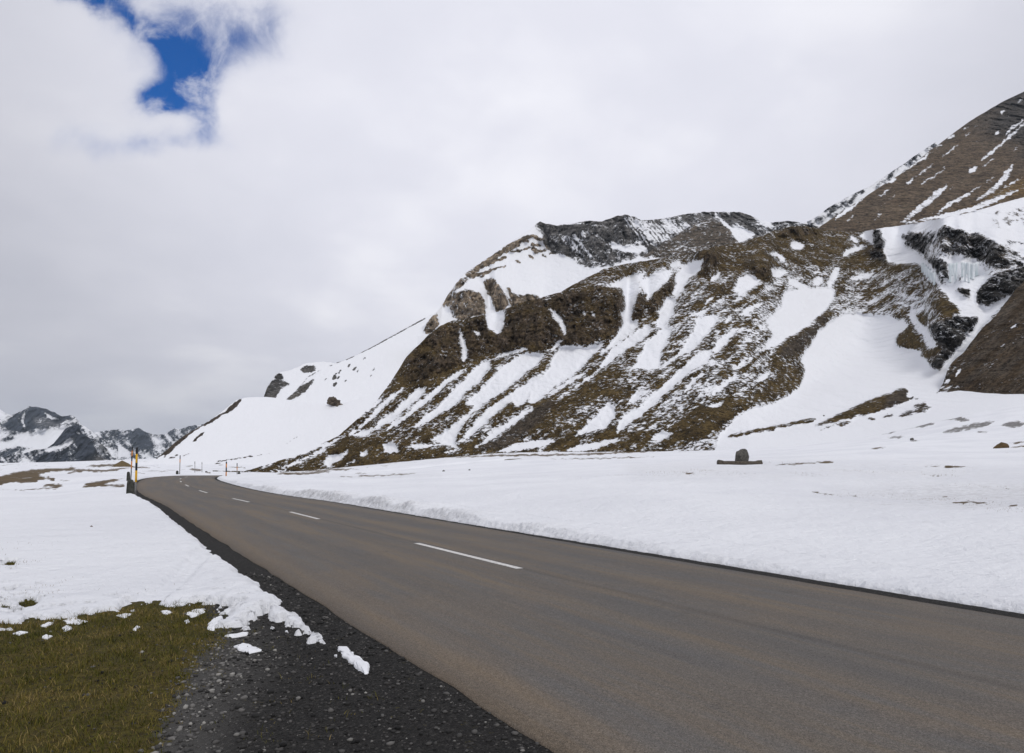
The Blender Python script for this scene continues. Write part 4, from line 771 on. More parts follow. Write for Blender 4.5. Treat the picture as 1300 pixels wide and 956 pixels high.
for p, s in (([(1150, 291), (1177, 301), (1180, 313), (1170, 319), (1157, 313)], 1.6), ([(1196, 284), (1225, 294), (1236, 311), (1215, 309), (1203, 300), (1190, 309)], 1.4), ([(1230, 301), (1237, 293), (1254, 304), (1284, 320), (1268, 323), (1284, 337), (1268, 342), (1254, 335), (1235, 323)], 1.8), ([(1174, 325), (1189, 328), (1204, 340), (1206, 362), (1194, 362), (1186, 345)], 3.0),
             ([(1215, 345), (1223, 349), (1220, 359), (1215, 358)], 3), ([(1240, 367), (1259, 349), (1292, 340), (1320, 335), (1340, 345), (1300, 364), (1278, 378), (1256, 391), (1237, 386)], 1.1), ([(1215, 364), (1232, 366), (1230, 382), (1218, 376)], 2), ([(1215, 400), (1244, 400), (1236, 424), (1220, 443), (1206, 453), (1192, 470), (1177, 465), (1196, 443), (1180, 424), (1179, 412), (1203, 405)], 1.2),
             ([(1100, 318), (1119, 317), (1125, 333), (1110, 328)], 2.5), ([(1107, 290), (1118, 292), (1126, 306), (1122, 318), (1108, 312)], 1.8), ([(1190, 310), (1222, 312), (1240, 320), (1232, 326), (1200, 320)], 1.2)):
    poly(SN, p, 0.26, 1.2, 4.5, 5); poly(RK, p, 1.0, 1.5, 3, 5); poly(BLK, p, 1.0, 1.5, 3, 5); poly(SIG, p, min(s, 1.2), 6, 1)
for k in range(46):                                  # thin dark ledges between the snow
    x = 1140 + rng.random() * 165; y = 292 + rng.random() * 46 + 0.10 * (x - 1220); l = 5 + 16 * rng.random()
    pts = [(x, y), (x + l * 0.5, y + l * 0.18 + rng.normal(0, 1)), (x + l, y + l * 0.5)]
    if not (1196 < x < 1246 and 328 < y < 364) and y < 334 + 0.3 * (x - 1180): stroke(SN, pts, 1.5 + 2.5 * rng.random(), 0.2, 0.8, 2.5, 4); stroke(BLK, pts, 6, 1.0, 1.0, 2.0, 4); stroke(RK, pts, 6, 1.0, 1.0, 2.0, 4)
for p in ([(1136, 428), (1153, 414), (1170, 436), (1162, 443), (1138, 441)], [(1155, 395), (1180, 405), (1175, 413), (1158, 407)], [(1165, 451), (1189, 441), (1197, 448), (1180, 454)], [(1182, 384), (1200, 376), (1218, 394), (1206, 402), (1190, 398)]): poly(SN, p, 0.16, 0.9, 3, 5)
for k in range(70):
    x = 1255 + rng.random() * 60; y = 268 + rng.random() * 24 - 0.15 * (x - 1255); stroke(SN, [(x, y), (x + 3 + 3 * rng.random(), y + 1.5)], 1.5 + 1.5 * rng.random(), 0.2, 0.7, 1.5, 3)
for pts, wd in (([(1160, 386), (1158, 400), (1164, 412), (1176, 424), (1180, 436), (1190, 440)], 9), ([(1192, 345), (1210, 366), (1232, 388), (1262, 394)], 5), ([(1230, 425), (1222, 440), (1204, 458)], 6), ([(1150, 388), (1140, 384)], 4)): stroke(SN, pts, wd, 1.0, 1.0, 2.5, 5)
stroke(SN, [(1130, 372), (1150, 376), (1170, 380)], 4, 0.7); RKm = RK
TN = np.clip(np.maximum(TN, BLK), 0, 1); RK = np.clip(RK * np.clip(0.75 + 1.3 * clump + 0.8 * streak(0.25, 0.97, 18, 5, 4, 72), 0.1, 1.2), 0, 1); RK = np.maximum(RK, BLK)
hx = np.concatenate([np.linspace(270, 1340, 1080), np.linspace(1345, 1700, 60)])
locA = slope('hillside', hx, 330, ipl([(270, 300), (400, 300), (600, 275), (850, 240), (950, 215), (1100, 200), (1300, 185), (1700, 170)]),
      ipl([(270, 606), (300, 601), (345, 588), (390, 573), (430, 553), (455, 531), (480, 507), (498, 482), (508, 466), (516, 453), (525, 444), (545, 424), (560, 413), (575, 407), (600, 403), (617, 398), (628, 397), (640, 393), (665, 383), (700, 374), (712, 371), (730, 360), (750, 350), (768, 341), (800, 334), (830, 329), (860, 325), (890, 317), (905, 313), (940, 308), (960, 302), (985, 292), (1005, 287), (1022, 287), (1045, 291), (1075, 294), (1100, 293), (1124, 289), (1160, 284), (1230, 270), (1300, 250), (1400, 228), (1700, 170)]),
      SIG, SN, RK, TN, M_A, L=16, amp=0.020, gul=0.020, crest_j=1.3, crest_L=11, seed=70, dust=0.58, dust_r=2.4)

# --- brown spur in front, right ------------------------------------------------------------------------------
M_F = terrain_mat('brown spur', 0.8, (0.044, 0.029, 0.015), (0.105, 0.070, 0.036), (0.04, 0.03, 0.022), (0.09, 0.068, 0.05), (0.080, 0.064, 0.048), (0.145, 0.120, 0.094), amp=0.6, st=(0.8, 0.8, 1.6), bump=1.3)
SIG = raster(0.72); SIG = np.maximum(SIG, (YH - GY) / F + 0.3); SN = np.clip(0.20 + 0.30 * streak(-0.75, 0.66, 40, 6, 4, 81) + 0.25 * sst(1216, 1200, GX), 0, 1); RK = raster(0.25); TN = np.clip(0.35 + 1.4 * streak(-0.75, 0.66, 45, 9, 4, 83), 0, 1)
for pts, wd in (([(1220, 468), (1213, 478)], 3), ([(1206, 482), (1200, 486)], 3), ([(1270, 440), (1276, 437)], 1.6), ([(1210, 492), (1222, 490)], 1.4), ([(1290, 412), (1284, 416)], 1.6)): stroke(SN, pts, wd, 0.9)
_ft = ipl([(1190, 494), (1200, 493), (1220, 498), (1260, 501), (1300, 503), (1560, 508)]); _fx = np.linspace(1190, 1560, 40)
_fd = np.array([locA(x, float(_ft(x))).y for x in _fx]) / 1.0145; _fd = np.convolve(np.pad(_fd, 3, mode='edge'), np.ones(7) / 7, 'valid')
slope('brown_spur', np.concatenate([np.linspace(1190, 1330, 200), np.linspace(1333, 1560, 50)]), 190, lambda x: np.interp(x, _fx, _fd), ipl([(1190, 496), (1197, 486), (1203, 470), (1214, 456), (1226, 444), (1240, 426), (1252, 410), (1264, 398), (1280, 379), (1300, 357), (1400, 262), (1700, 90)]),
      SIG, SN, RK, TN, M_F, foot_py=lambda x: _ft(x) + 8, L=14, amp=0.012, gul=0.006, crest_j=5.0, crest_L=22, seed=85)

# ------------------------------------------------------------------ things
def gz(x, y): return float(ground_z(np.array([x]), np.array([y]))[0][0])
def sz(x, y):
    P = np.array([CX + x / y * F]); return float(snow_top(np.array([float(x)]), np.array([float(y)]), P)[0][0])
M_STONE = simple_mat('grey granite', (0.050, 0.048, 0.044), (0.125, 0.118, 0.105), 6.0, 0.05)
M_STONE_D = simple_mat('dark mossy stone', (0.022, 0.024, 0.021), (0.070, 0.070, 0.060), 5.0, 0.05)
M_BROWN = simple_mat('brown turf', (0.05, 0.033, 0.014), (0.11, 0.072, 0.034), 1.6, 0.1)
M_WOOD = simple_mat('weathered log', (0.040, 0.034, 0.027), (0.115, 0.098, 0.078), 7.0, 0.03)
M_BLACK = simple_mat('black paint', (0.012, 0.012, 0.014), (0.022, 0.022, 0.024), 9.0, 0, 0.55)
M_YELLOW = simple_mat('amber paint', (0.62, 0.33, 0.012), (0.74, 0.42, 0.02), 7.0, 0, 0.5)
M_ORANGE = simple_mat('orange paint', (0.55, 0.20, 0.05), (0.66, 0.30, 0.10), 7.0, 0, 0.5)
M_STEEL = simple_mat('galvanised steel', (0.22, 0.215, 0.21), (0.33, 0.325, 0.32), 12.0, 0, 0.5)

def lathe(prof, n=14):
    V = []; Fc = []
    for r, z in prof:
        for k in range(n): V.append((r * math.cos(2 * math.pi * k / n), r * math.sin(2 * math.pi * k / n), z))
    for i in range(len(prof) - 1):
        for k in range(n): Fc.append((i * n + k, i * n + (k + 1) % n, (i + 1) * n + (k + 1) % n, (i + 1) * n + k))
    Fc.append(tuple(reversed(range(n)))); Fc.append(tuple(range((len(prof) - 1) * n, len(prof) * n))); return V, Fc
def rock_mesh(sx, sy, sz_, seed, sub=3, boxy=1.0, jag=0.22, cut=6):
    bm = bmesh.new(); bmesh.ops.create_icosphere(bm, subdivisions=sub, radius=1.0); r = random.Random(seed)
    planes = []
    for _ in range(cut):
        v = Vector((r.uniform(-1, 1), r.uniform(-1, 1), r.uniform(-0.5, 1))).normalized(); planes.append((v, r.uniform(0.62, 0.9)))
    for v in bm.verts:
        c = Vector([math.copysign(abs(q) ** boxy, q) for q in v.co])
        for n, q in planes:
            d = c.dot(n)
            if d > q: c -= n * (d - q) * 0.9
        k = 1 + jag * float(fbm(np.array([c.x * 1.7 + seed]), np.array([c.y * 1.7 + c.z * 1.3]), 4, seed)[0])
        c *= k; v.co = (c.x * sx, c.y * sy, max(c.z, -0.6) * sz_)
    V = [v.co.copy() for v in bm.verts]; Fc = [tuple(v.index for v in f.verts) for f in bm.faces]; bm.free(); return V, Fc
def block_mesh(w_, d_, h, taper=0.8, seed=0):
    """rough-hewn upright stone: squarish rings with chipped corners"""
    r = random.Random(seed); V = []; Fc = []; n = 12; rings = [(0, 1.0), (0.15, 1.0), (0.4, 0.96), (0.65, 0.92), (0.86, 0.86), (0.96, 0.74), (1.0, 0.5)]
    for t, s in rings:
        s = s * (1 - (1 - taper) * t)
        for k in range(n):
            a = 2 * math.pi * (k + 0.5) / n; c, q = math.cos(a), math.sin(a); m = max(abs(c), abs(q)) ** 0.8
            V.append((c / m * w_ / 2 * s * r.uniform(0.95, 1.05), q / m * d_ / 2 * s * r.uniform(0.95, 1.05), h * t + r.uniform(-.01, .01)))
    for i in range(len(rings) - 1):
        for k in range(n): Fc.append((i * n + k, i * n + (k + 1) % n, (i + 1) * n + (k + 1) % n, (i + 1) * n + k))
    Fc.append(tuple(range((len(rings) - 1) * n, len(rings) * n))); return V, Fc

# snow poles: shaft + painted bands + cap
def snow_pole(px, d, z0, h, rad, bands, label, lean=0.0, group='snow poles along the road'):
    x = (px - CX) / F * d; o = empty('snow_pole', (x, d, z0)); o.rotation_euler = (0, lean, 0)
    setp(o, label, 'snow pole', group)
    V, Fc = lathe([(rad * 0.96, -0.5), (rad * 0.96, h - 0.02)]); mesh_obj('shaft', V, Fc, M_STEEL, o)
    for a, b, m in bands:
        V, Fc = lathe([(rad * 0.97, a * h), (rad * 1.03, a * h + 0.004), (rad * 1.03, b * h - 0.004), (rad * 0.97, b * h)]); mesh_obj('band', V, Fc, m, o)
    V, Fc = lathe([(rad * 1.05, h - 0.03), (rad * 1.05, h - 0.008), (rad * 0.6, h)]); mesh_obj('cap', V, Fc, M_BLACK, o)
    return o
def pole_px(px, ytop, ybase, d, rad, bands, label, lean=0.0):
    z0 = EYE + (YH - ybase) / F * d; h = (ybase - ytop) / F * d
    return snow_pole(px, d, z0, h, rad, bands, label, lean)
B4 = lambda y: [(0.30, 0.535, y), (0.535, 0.69, M_BLACK), (0.69, 0.868, y), (0.868, 0.988, M_BLACK)]
pole_px(172, 568, 631, 41.5, 0.058, B4(M_YELLOW), 'thick snow pole banded black and amber beside the tall dark guard stone', 0.03)
pole_px(166.2, 567, 606.5, 67, 0.055, B4(M_ORANGE), 'slim leaning snow pole banded black and orange behind the small dark guard stone', 0.05)
pole_px(287, 586, 608, 90, 0.075, [(0.12, 0.40, M_ORANGE), (0.40, 0.66, M_BLACK), (0.66, 0.88, M_ORANGE), (0.88, 0.985, M_BLACK)], 'orange banded snow pole on the inside kerb of the bend', 0.02)
pole_px(301, 588, 602, 112, 0.06, [(0.35, 0.7, M_ORANGE), (0.7, 0.98, M_BLACK)], 'short thin snow pole beside a low stone past the inside of the bend')
pole_px(228, 578, 602.5, 118, 0.07, [(0.62, 0.80, M_ORANGE), (0.80, 0.985, M_BLACK)], 'tall grey snow pole with one orange band beyond the road crest', 0.03)
for px, yt, yb, d in ((247.4, 585.5, 601.5, 135), (256.4, 586.5, 600, 140)):
    x = (px - CX) / F * d; z0 = EYE + (YH - yb) / F * d; h = (yb - yt) / F * d
    o = empty('marker_post', (x, d, z0)); setp(o, ('taller' if px < 250 else 'shorter') + ' of two thin bare posts side by side beyond the road crest', 'post', 'thin posts beyond the crest')
    V, Fc = lathe([(0.05, -1.5), (0.05, h * 0.97), (0.03, h)]); mesh_obj('shaft', V, Fc, M_STEEL, o); V, Fc = lathe([(0.056, h * 0.8), (0.056, h * 0.93)]); mesh_obj('band', V, Fc, M_BLACK, o)

def guard_stone(px, ytop, ybase, d, w_, dep, label, mat, rz=0.4, seed=1, taper=0.86):
    x = (px - CX) / F * d; z0 = EYE + (YH - ybase) / F * d; h = (ybase - ytop) / F * d
    V, Fc = block_mesh(w_, dep, h + 0.5, taper, seed); V = [(a, b, c - 0.5) for a, b, c in V]
    o = mesh_obj('guard_stone', V, Fc, mat, smooth=False); o.location = (x, d, z0); o.rotation_euler = (0, 0, rz); bv = o.modifiers.new('b', 'BEVEL'); bv.width = 0.03; bv.segments = 2
    setp(o, label, 'guard stone', 'guard stones along the road')
guard_stone(165.6, 609, 636, 40.6, 0.50, 0.62, 'tall dark guard stone behind the amber banded snow pole', M_STONE_D, 0.45, 3)
guard_stone(163, 599, 606.5, 66, 0.32, 0.3, 'small dark guard stone at the foot of the leaning orange snow pole', M_STONE_D, 0.3, 4)
guard_stone(225, 597.5, 603, 116, 0.45, 0.4, 'low dark guard stone at the foot of the tall grey pole beyond the crest', M_STONE_D, 0.2, 5)
guard_stone(289.5, 604.5, 608.5, 89.5, 0.4, 0.35, 'low dark guard stone at the foot of the pole on the inside kerb', M_STONE_D, 0.2, 6)
guard_stone(303.5, 599.5, 603, 111, 0.5, 0.4, 'low dark guard stone beside the short thin snow pole', M_STONE_D, 0.2, 7)

# boulder set behind a hollowed log on the plain
def log_trough():
    d = 60.0; xc = (939 - CX) / F * d; z0 = EYE + (YH - 592) / F * d; L, R = 3.72, 0.28
    n, m = 16, 44; V = []; Fc = []
    for j in range(m + 1):
        u = j / m; x = (u - 0.5) * L; e = min(u, 1 - u) * L
        rad = R * (1.0 + 0.10 * math.exp(-((e) / 0.25) ** 2)) * (1 + 0.04 * float(pn(u * 9.0, 1.7)))
        hollow = sst(0.30, 0.55, e)
        for k in range(n):
            a = 2 * math.pi * k / n; y = math.cos(a) * rad; z = math.sin(a) * rad * 0.92
            if z > 0: z *= 1 - 0.22 * float(hollow)
            q = 1 + 0.05 * float(pn(a * 2, u * 14)); V.append((x + 0.03 * float(pn(a, u)) * (j in (0, m)), y * q, z * q))
    for j in range(m):
        for k in range(n): Fc.append((j * n + k, (j + 1) * n + k, (j + 1) * n + (k + 1) % n, j * n + (k + 1) % n))
    Fc.append(tuple(range(n))); Fc.append(tuple(reversed(range(m * n, (m + 1) * n))))
    o = mesh_obj('log', V, Fc, M_WOOD); o.location = (xc, d, z0 + 0.25); o.rotation_euler = (0, 0.004, 0.03)
    setp(o, 'long weathered log lying on snow in front of an upright boulder', 'log')
    V, Fc = rock_mesh(0.66, 0.55, 0.86, 12, 4, boxy=0.72, jag=0.26, cut=7)
    b = mesh_obj('boulder', V, Fc, M_STONE, smooth=False); b.location = ((940 - CX) / F * 60.9, 60.9, EYE + (YH - 582) / F * 60.9 + 0.08); b.rotation_euler = (0.0, -0.08, 0.6)
    setp(b, 'upright dark grey boulder standing behind the long log', 'boulder')
log_trough()

def rock(px, py, d, sx, sy, sz_, label, mat, seed, name='rock', cat='rock', group=None, sink=0.25, sub=3):
    x = (px - CX) / F * d; V, Fc = rock_mesh(sx, sy, sz_, seed, sub)
    o = mesh_obj(name, V, Fc, mat, smooth=False); o.location = (x, d, EYE + (YH - py) / F * d - sink * sz_ + 0.5 * sz_); o.rotation_euler = (0, 0, seed * 0.7)
    return setp(o, label, cat, group)
def on_snow(px, py, dmin=5, dmax=320):
    """walk along the sight line until it meets the snow or ground"""
    ds = np.geomspace(dmin, dmax, 500); X = (px - CX) / F * ds; z = snow_top(X, ds, np.full_like(ds, px))[0]; ray = EYE + (YH - py) / F * ds
    k = int(np.argmax(z >= ray)); return ds[k] if (z >= ray).any() else 200.0
d = on_snow(1271, 569); rock(1271, 568, d, 11 * d / F, 8 * d / F, 6.5 * d / F, 'turf covered dark rock breaking through the snow below the brown spur', M_BROWN, 5, sink=0.5)
d = on_snow(116, 669); rock(116, 669, d, 0.05, 0.035, 0.03, 'small brown stone alone on the snow left of the road', M_BROWN, 8, name='stone', cat='stone', sub=2)
SL = {1158: 'flat dark stone on the snow below the grey scree streaks', 1046: 'lone dark stone on the snow fan above the brown turf tongue', 262: 'low dark stone beside the thin posts beyond the road crest'}
for px, py, r_ in ((563, 598.5, 2.2), (596, 597, 1.6), (1158, 559, 4), (1046, 528, 1.5), (262, 600, 2.5)):
    d = on_snow(px, py); rock(px, py, d, r_ * d / F, 0.7 * r_ * d / F, 0.7 * r_ * d / F, SL.get(px, 'small dark stone on the open snow between the road bank and the hillside foot'), M_STONE, int(px) % 37, name='stone', cat='stone', group='stones on the snowfield', sub=2)
p = locD(426, 514)
V, Fc = rock_mesh(4.6, 3.2, 3.6, 23, 5, jag=1.5, cut=2); o = mesh_obj('rock_outcrop', V, Fc, simple_mat('outcrop rock', (0.055, 0.042, 0.032), (0.17, 0.135, 0.10), 0.6, 0.5), smooth=False); o.location = p + Vector((0, -1, 1.0)); o.rotation_euler = (0, 0.35, 0.3); setp(o, 'lone brown rock outcrop on the smooth snow slope', 'rock outcrop')
# gravel heap far left
d = 240; x = (155 - CX) / F * d
V = []; Fc = []; n = 20; rings = 8
for i in range(rings + 1):
    t = i / rings
    for k in range(n):
        a = 2 * math.pi * k / n; r_ = 3.1 * (1 - t) * (1 + 0.12 * math.sin(3 * a + 1)) + 0.08; V.append((r_ * math.cos(a) * 1.05, r_ * math.sin(a), 2.1 * t ** 0.9 + 0.12 * float(pn(a * 2, t * 5)) - 0.3))
for i in range(rings):
    for k in range(n): Fc.append((i * n + k, i * n + (k + 1) % n, (i + 1) * n + (k + 1) % n, (i + 1) * n + k))
Fc.append(tuple(range(rings * n, (rings + 1) * n)))
o = mesh_obj('gravel_heap', V, Fc, simple_mat('heap', (0.10, 0.072, 0.035), (0.17, 0.125, 0.065), 2.0, 0.2)); o.location = (x, d, EYE + (YH - 591.5) / F * d); setp(o, 'pointed brown gravel heap on the snowy plain beyond the snow poles', 'gravel heap')

# frozen waterfall: columns of ice hanging in the gully
M_ICE = NB('water ice'); ice_n = M_ICE.noise(0.9, 5, 0.6, st=(1, 1, 0.2)); M_ICE.color(M_ICE.mix(M_ICE.mr(ice_n, 0.35, 0.65), (0.58, 0.66, 0.68), (0.84, 0.87, 0.89))); M_ICE.rough(0.35); M_ICE.bump(ice_n, 0.6, 0.3)
def ice_curtain(label, cols):
    root = empty('frozen_waterfall', tuple(locA(cols[0][0], cols[0][2]))); setp(root, label, 'waterfall', 'frozen waterfalls in the gully')
    for px, y0, y1, wd in cols:
        a = locA(px, y0); b = locA(px, y1); r0 = wd * a.y / F * 0.5; dd = min(a.y, b.y) - 0.6
        top = Vector(((px - CX) / F * dd, dd, EYE + (YH - y0) / F * dd)); bot = Vector(((px - CX) / F * dd, dd, EYE + (YH - y1) / F * dd))
        V = []; Fc = []; n = 9; m = 9
        for i in range(m + 1):
            t = i / m; c = top.lerp(bot, t) - root.location; r_ = r0 * (1.15 - 0.55 * t + 0.5 * max(0, t - 0.8) * 5 * 0.4) * (1 + 0.22 * float(pn(px * 0.37, t * 4)))
            for k in range(n): an = 2 * math.pi * k / n; V.append((c.x + r_ * math.cos(an) * (1 + 0.2 * float(pn(an, px))), c.y + r_ * math.sin(an), c.z))
        for i in range(m):
            for k in range(n): Fc.append((i * n + k, (i + 1) * n + k, (i + 1) * n + (k + 1) % n, i * n + (k + 1) % n))
        Fc.append(tuple(range(n))); mesh_obj('ice_column', V, Fc, M_ICE.m, root)
r = random.Random(5)
ice_curtain('broad curtain of pale icicles between dark rocks in the gully', [(1206 + i * 2.7 + r.uniform(-.5, .5), 333 + r.uniform(0, 2), 350 + r.uniform(0, 11) - 0.25 * i, r.uniform(2.2, 3.6)) for i in range(14) if i not in (4, 5)])
ice_curtain('narrow slanting icefall left of the black rock face', [(1171 + i * 3.0, 334 + i * 2.5, 346 + i * 3.2, r.uniform(3, 4.2)) for i in range(6)])

# loose patches of snow on the gravel and grass
M_PATCH = NB('old snow'); _a = M_PATCH.noise(12, 5, 0.6); _b = M_PATCH.noise(60, 4, 0.6); M_PATCH.color(M_PATCH.mix(M_PATCH.mr(_a, 0.4, 0.7), SNOW, (0.76, 0.77, 0.80))); M_PATCH.bump(M_PATCH.math('ADD', _a, M_PATCH.math('MULTIPLY', _b, 0.3)), 0.6, 0.04)
def gd(px, py):
    d = 5.0
    for _ in range(12): d = F * (EYE - gz((px - CX) / F * d, d)) / (py - YH)
    return d
def snow_patch(pts, hgt, label, group=None):
    W = np.array([((px - CX) / F * gd(px, py), gd(px, py)) for px, py in pts]); c = W.mean(0)
    # resample outline, ragged
    Q = np.vstack([W, W[:1]]); L = np.concatenate([[0], np.cumsum(np.hypot(*np.diff(Q, axis=0).T))]); n = 90; s = np.linspace(0, L[-1], n, endpoint=False)
    O = np.stack([np.interp(s, L, Q[:, 0]), np.interp(s, L, Q[:, 1])], 1); m = np.hypot(*(O - c).T).mean()
    for _ in range(2): O = 0.25 * np.roll(O, 1, 0) + 0.5 * O + 0.25 * np.roll(O, -1, 0)
    O += 0.18 * m * np.stack([fbm(O[:, 0] / 0.10, O[:, 1] / 0.10, 3, 51), fbm(O[:, 0] / 0.10, O[:, 1] / 0.10, 3, 55)], 1)
    z0 = gz(*c); V = []; R = [(1.03, -0.03), (1.0, 0.25), (0.95, 0.6), (0.86, 0.8), (0.7, 0.95), (0.5, 1.0), (0.25, 1.0)]
    for k, h in R:
        P = c + (O - c) * k; zz = ground_z(P[:, 0], P[:, 1])[0] - z0
        nz = 0.35 * fbm(P[:, 0] / 0.06, P[:, 1] / 0.06, 3, 58)
        V += [(a - c[0], b - c[1], q + hgt * (h + (nz_ if h > 0 else 0))) for (a, b), q, nz_ in zip(P, zz, nz)]
    Fc = [(i * n + k, i * n + (k + 1) % n, (i + 1) * n + (k + 1) % n, (i + 1) * n + k) for i in range(len(R) - 1) for k in range(n)]; Fc.append(tuple(range((len(R) - 1) * n, len(R) * n)))
    o = mesh_obj('snow_patch', V, Fc, M_PATCH.m); o.location = (c[0], c[1], z0); setp(o, label, 'snow patch', group)
snow_patch([(428, 822), (437, 822), (450, 832), (468, 846), (470, 852), (460, 856), (450, 846), (438, 838)], 0.026, 'long ragged snow patch on black gravel beyond the tip of the snow tongue')
snow_patch([(296, 821), (310, 817), (322, 822), (333, 826), (318, 830), (304, 826)], 0.018, 'lone flat snow patch in the middle of the dark gravel')
snow_patch([(284, 808), (300, 806), (316, 803), (314, 807), (296, 810)], 0.02, 'thin sliver of snow on dark gravel below the snow edge')
snow_patch([(236, 779), (248, 774), (262, 774), (256, 780), (244, 784)], 0.018, 'rounded snow patch where grass meets gravel')
snow_patch([(262, 800), (266, 792), (276, 785), (284, 784), (280, 792), (270, 801)], 0.035, 'lumpy snow patch touching the snow tongue above pale gravel')
for pts in ([(204, 776), (212, 775), (219, 778), (210, 781)], [(16, 805), (24, 802), (36, 803), (24, 807)], [(52, 810), (58, 806), (67, 808), (60, 812)], [(78, 798), (86, 794), (92, 798), (84, 802)], [(168, 800), (174, 795), (178, 796), (172, 801)], [(80, 788), (96, 786), (112, 789), (100, 793), (86, 792)], [(52, 795), (62, 790), (68, 791), (58, 797)],
            [(148, 782), (160, 779), (168, 780), (158, 785)], [(234, 789), (239, 787), (241, 790), (236, 792)], [(362, 802), (365, 801), (366, 804)], [(424, 833), (428, 832), (428, 835)]):
    snow_patch(pts, 0.013, *((('tiny crumb of snow on gravel beside the snow tongue',) if pts[0][0] == 362 else ('tiny crumb of snow beside the long ragged patch on black gravel',) if pts[0][0] == 424 else ('small crumb of snow just below the rounded patch where grass meets gravel',) if pts[0][0] == 234 else ('little leftover snow patch lying on the short grass below the snow edge', 'little snow patches on the grass'))))

# gravel stones, grass blades and dry tufts: nobody could count these
def scatter(n, xr, yr):
    return rng.uniform(*xr, n), rng.uniform(*yr, n)
def bare_here(x, y, px, py, th=0.55): return samp(BARE, px, py) > th
def gravel():
    bm = bmesh.new(); bmesh.ops.create_icosphere(bm, subdivisions=1, radius=1.0); ico = np.array([v.co[:] for v in bm.verts]); fi = np.array([[v.index for v in f.verts] for f in bm.faces]); bm.free()
    x, y = scatter(95000, (-9, 1.8), (2.9, 11)); z, lat, st, rz, rd, over = ground_z(x, y); px = CX + x / y * F; py = YH - (z - EYE) / y * F
    g = samp(GRAV, px, py) - 0.55 * fbm(x / 0.22, y / 0.22, 3, 74); pl = samp(PALE, px, py)
    k = (over > 0.03) & (lat < 0) & (px > -80) & (py < 985) & ((bare_here(x, y, px, py)) | (over < 0.5)) & (rng.random(x.size) < np.clip(g * 0.9 + 0.02, 0, 1) * (0.5 + 0.5 * pl))
    x, y, z, pl = x[k], y[k], z[k], pl[k]
    x, y, z, pl = x[:17000], y[:17000], z[:17000], pl[:17000]
    n = len(x); size = np.exp(rng.normal(math.log(0.0066), 0.62, n)) * (1 + 0.35 * pl); size = np.clip(size, 0.0025, 0.022)
    sc = np.stack([rng.uniform(0.8, 1.4, n), rng.uniform(0.7, 1.2, n), rng.uniform(0.45, 0.8, n)], 1) * size[:, None]
    V = ico[None] * (1 + rng.uniform(-0.28, 0.28, (n, len(ico), 1))) * sc[:, None]
    a = rng.uniform(0, 6.28, n); c, s = np.cos(a)[:, None], np.sin(a)[:, None]
    V = np.stack([V[..., 0] * c - V[..., 1] * s, V[..., 0] * s + V[..., 1] * c, V[..., 2]], -1) + np.stack([x, y, z + size * 0.25], 1)[:, None]
    Fc = (fi[None] + (np.arange(n) * len(ico))[:, None, None]).reshape(-1, 3)
    t = np.clip(rng.normal(0.30, 0.22, n) + 0.38 * pl + 0.35 * (rng.random(n) < 0.06), 0, 1)
    b = NB('gravel stones'); at_ = b.attr('t'); b.color(b.ramp(at_, [(0, (0.012, 0.012, 0.012)), (0.35, (0.040, 0.039, 0.038)), (0.7, (0.13, 0.125, 0.12)), (1, (0.30, 0.29, 0.27))])); b.rough(0.9)
    o = mesh_obj('gravel', V.reshape(-1, 3), Fc, b.m, smooth=False, attrs={'t': np.repeat(t, len(ico))}); setp(o, 'loose dark roadside gravel with paler chips beside the asphalt', 'gravel', kind='stuff')
gravel()
def blades(name, label, x, y, z, hgt, wid, t, mat, cat='grass', lean=0.9):
    n = len(x); a = rng.uniform(0, 6.28, n); h = hgt * rng.uniform(0.5, 1.3, n); ln = lean * rng.uniform(0.2, 1.1, n); b_ = rng.uniform(0, 6.28, n); w_ = wid * rng.uniform(0.6, 1.3, n)
    dx, dy = np.cos(a) * w_, np.sin(a) * w_; lx, ly = np.cos(b_) * ln * h, np.sin(b_) * ln * h
    P = np.stack([np.stack([x - dx, y - dy, z], 1), np.stack([x + dx, y + dy, z], 1), np.stack([x + lx * .35 + dx * .7, y + ly * .35 + dy * .7, z + h * .55], 1), np.stack([x + lx * .35 - dx * .7, y + ly * .35 - dy * .7, z + h * .55], 1), np.stack([x + lx, y + ly, z + h * 0.85], 1)], 1)
    i = np.arange(n)[:, None] * 5
    tri = np.concatenate([i + np.array([[0, 1, 2]]), i + np.array([[0, 2, 3]]), i + np.array([[3, 2, 4]])], 0)
    o = mesh_obj(name, P.reshape(-1, 3), tri, mat, smooth=False, attrs={'t': np.repeat(t, 5)}); return setp(o, label, cat, kind='stuff')
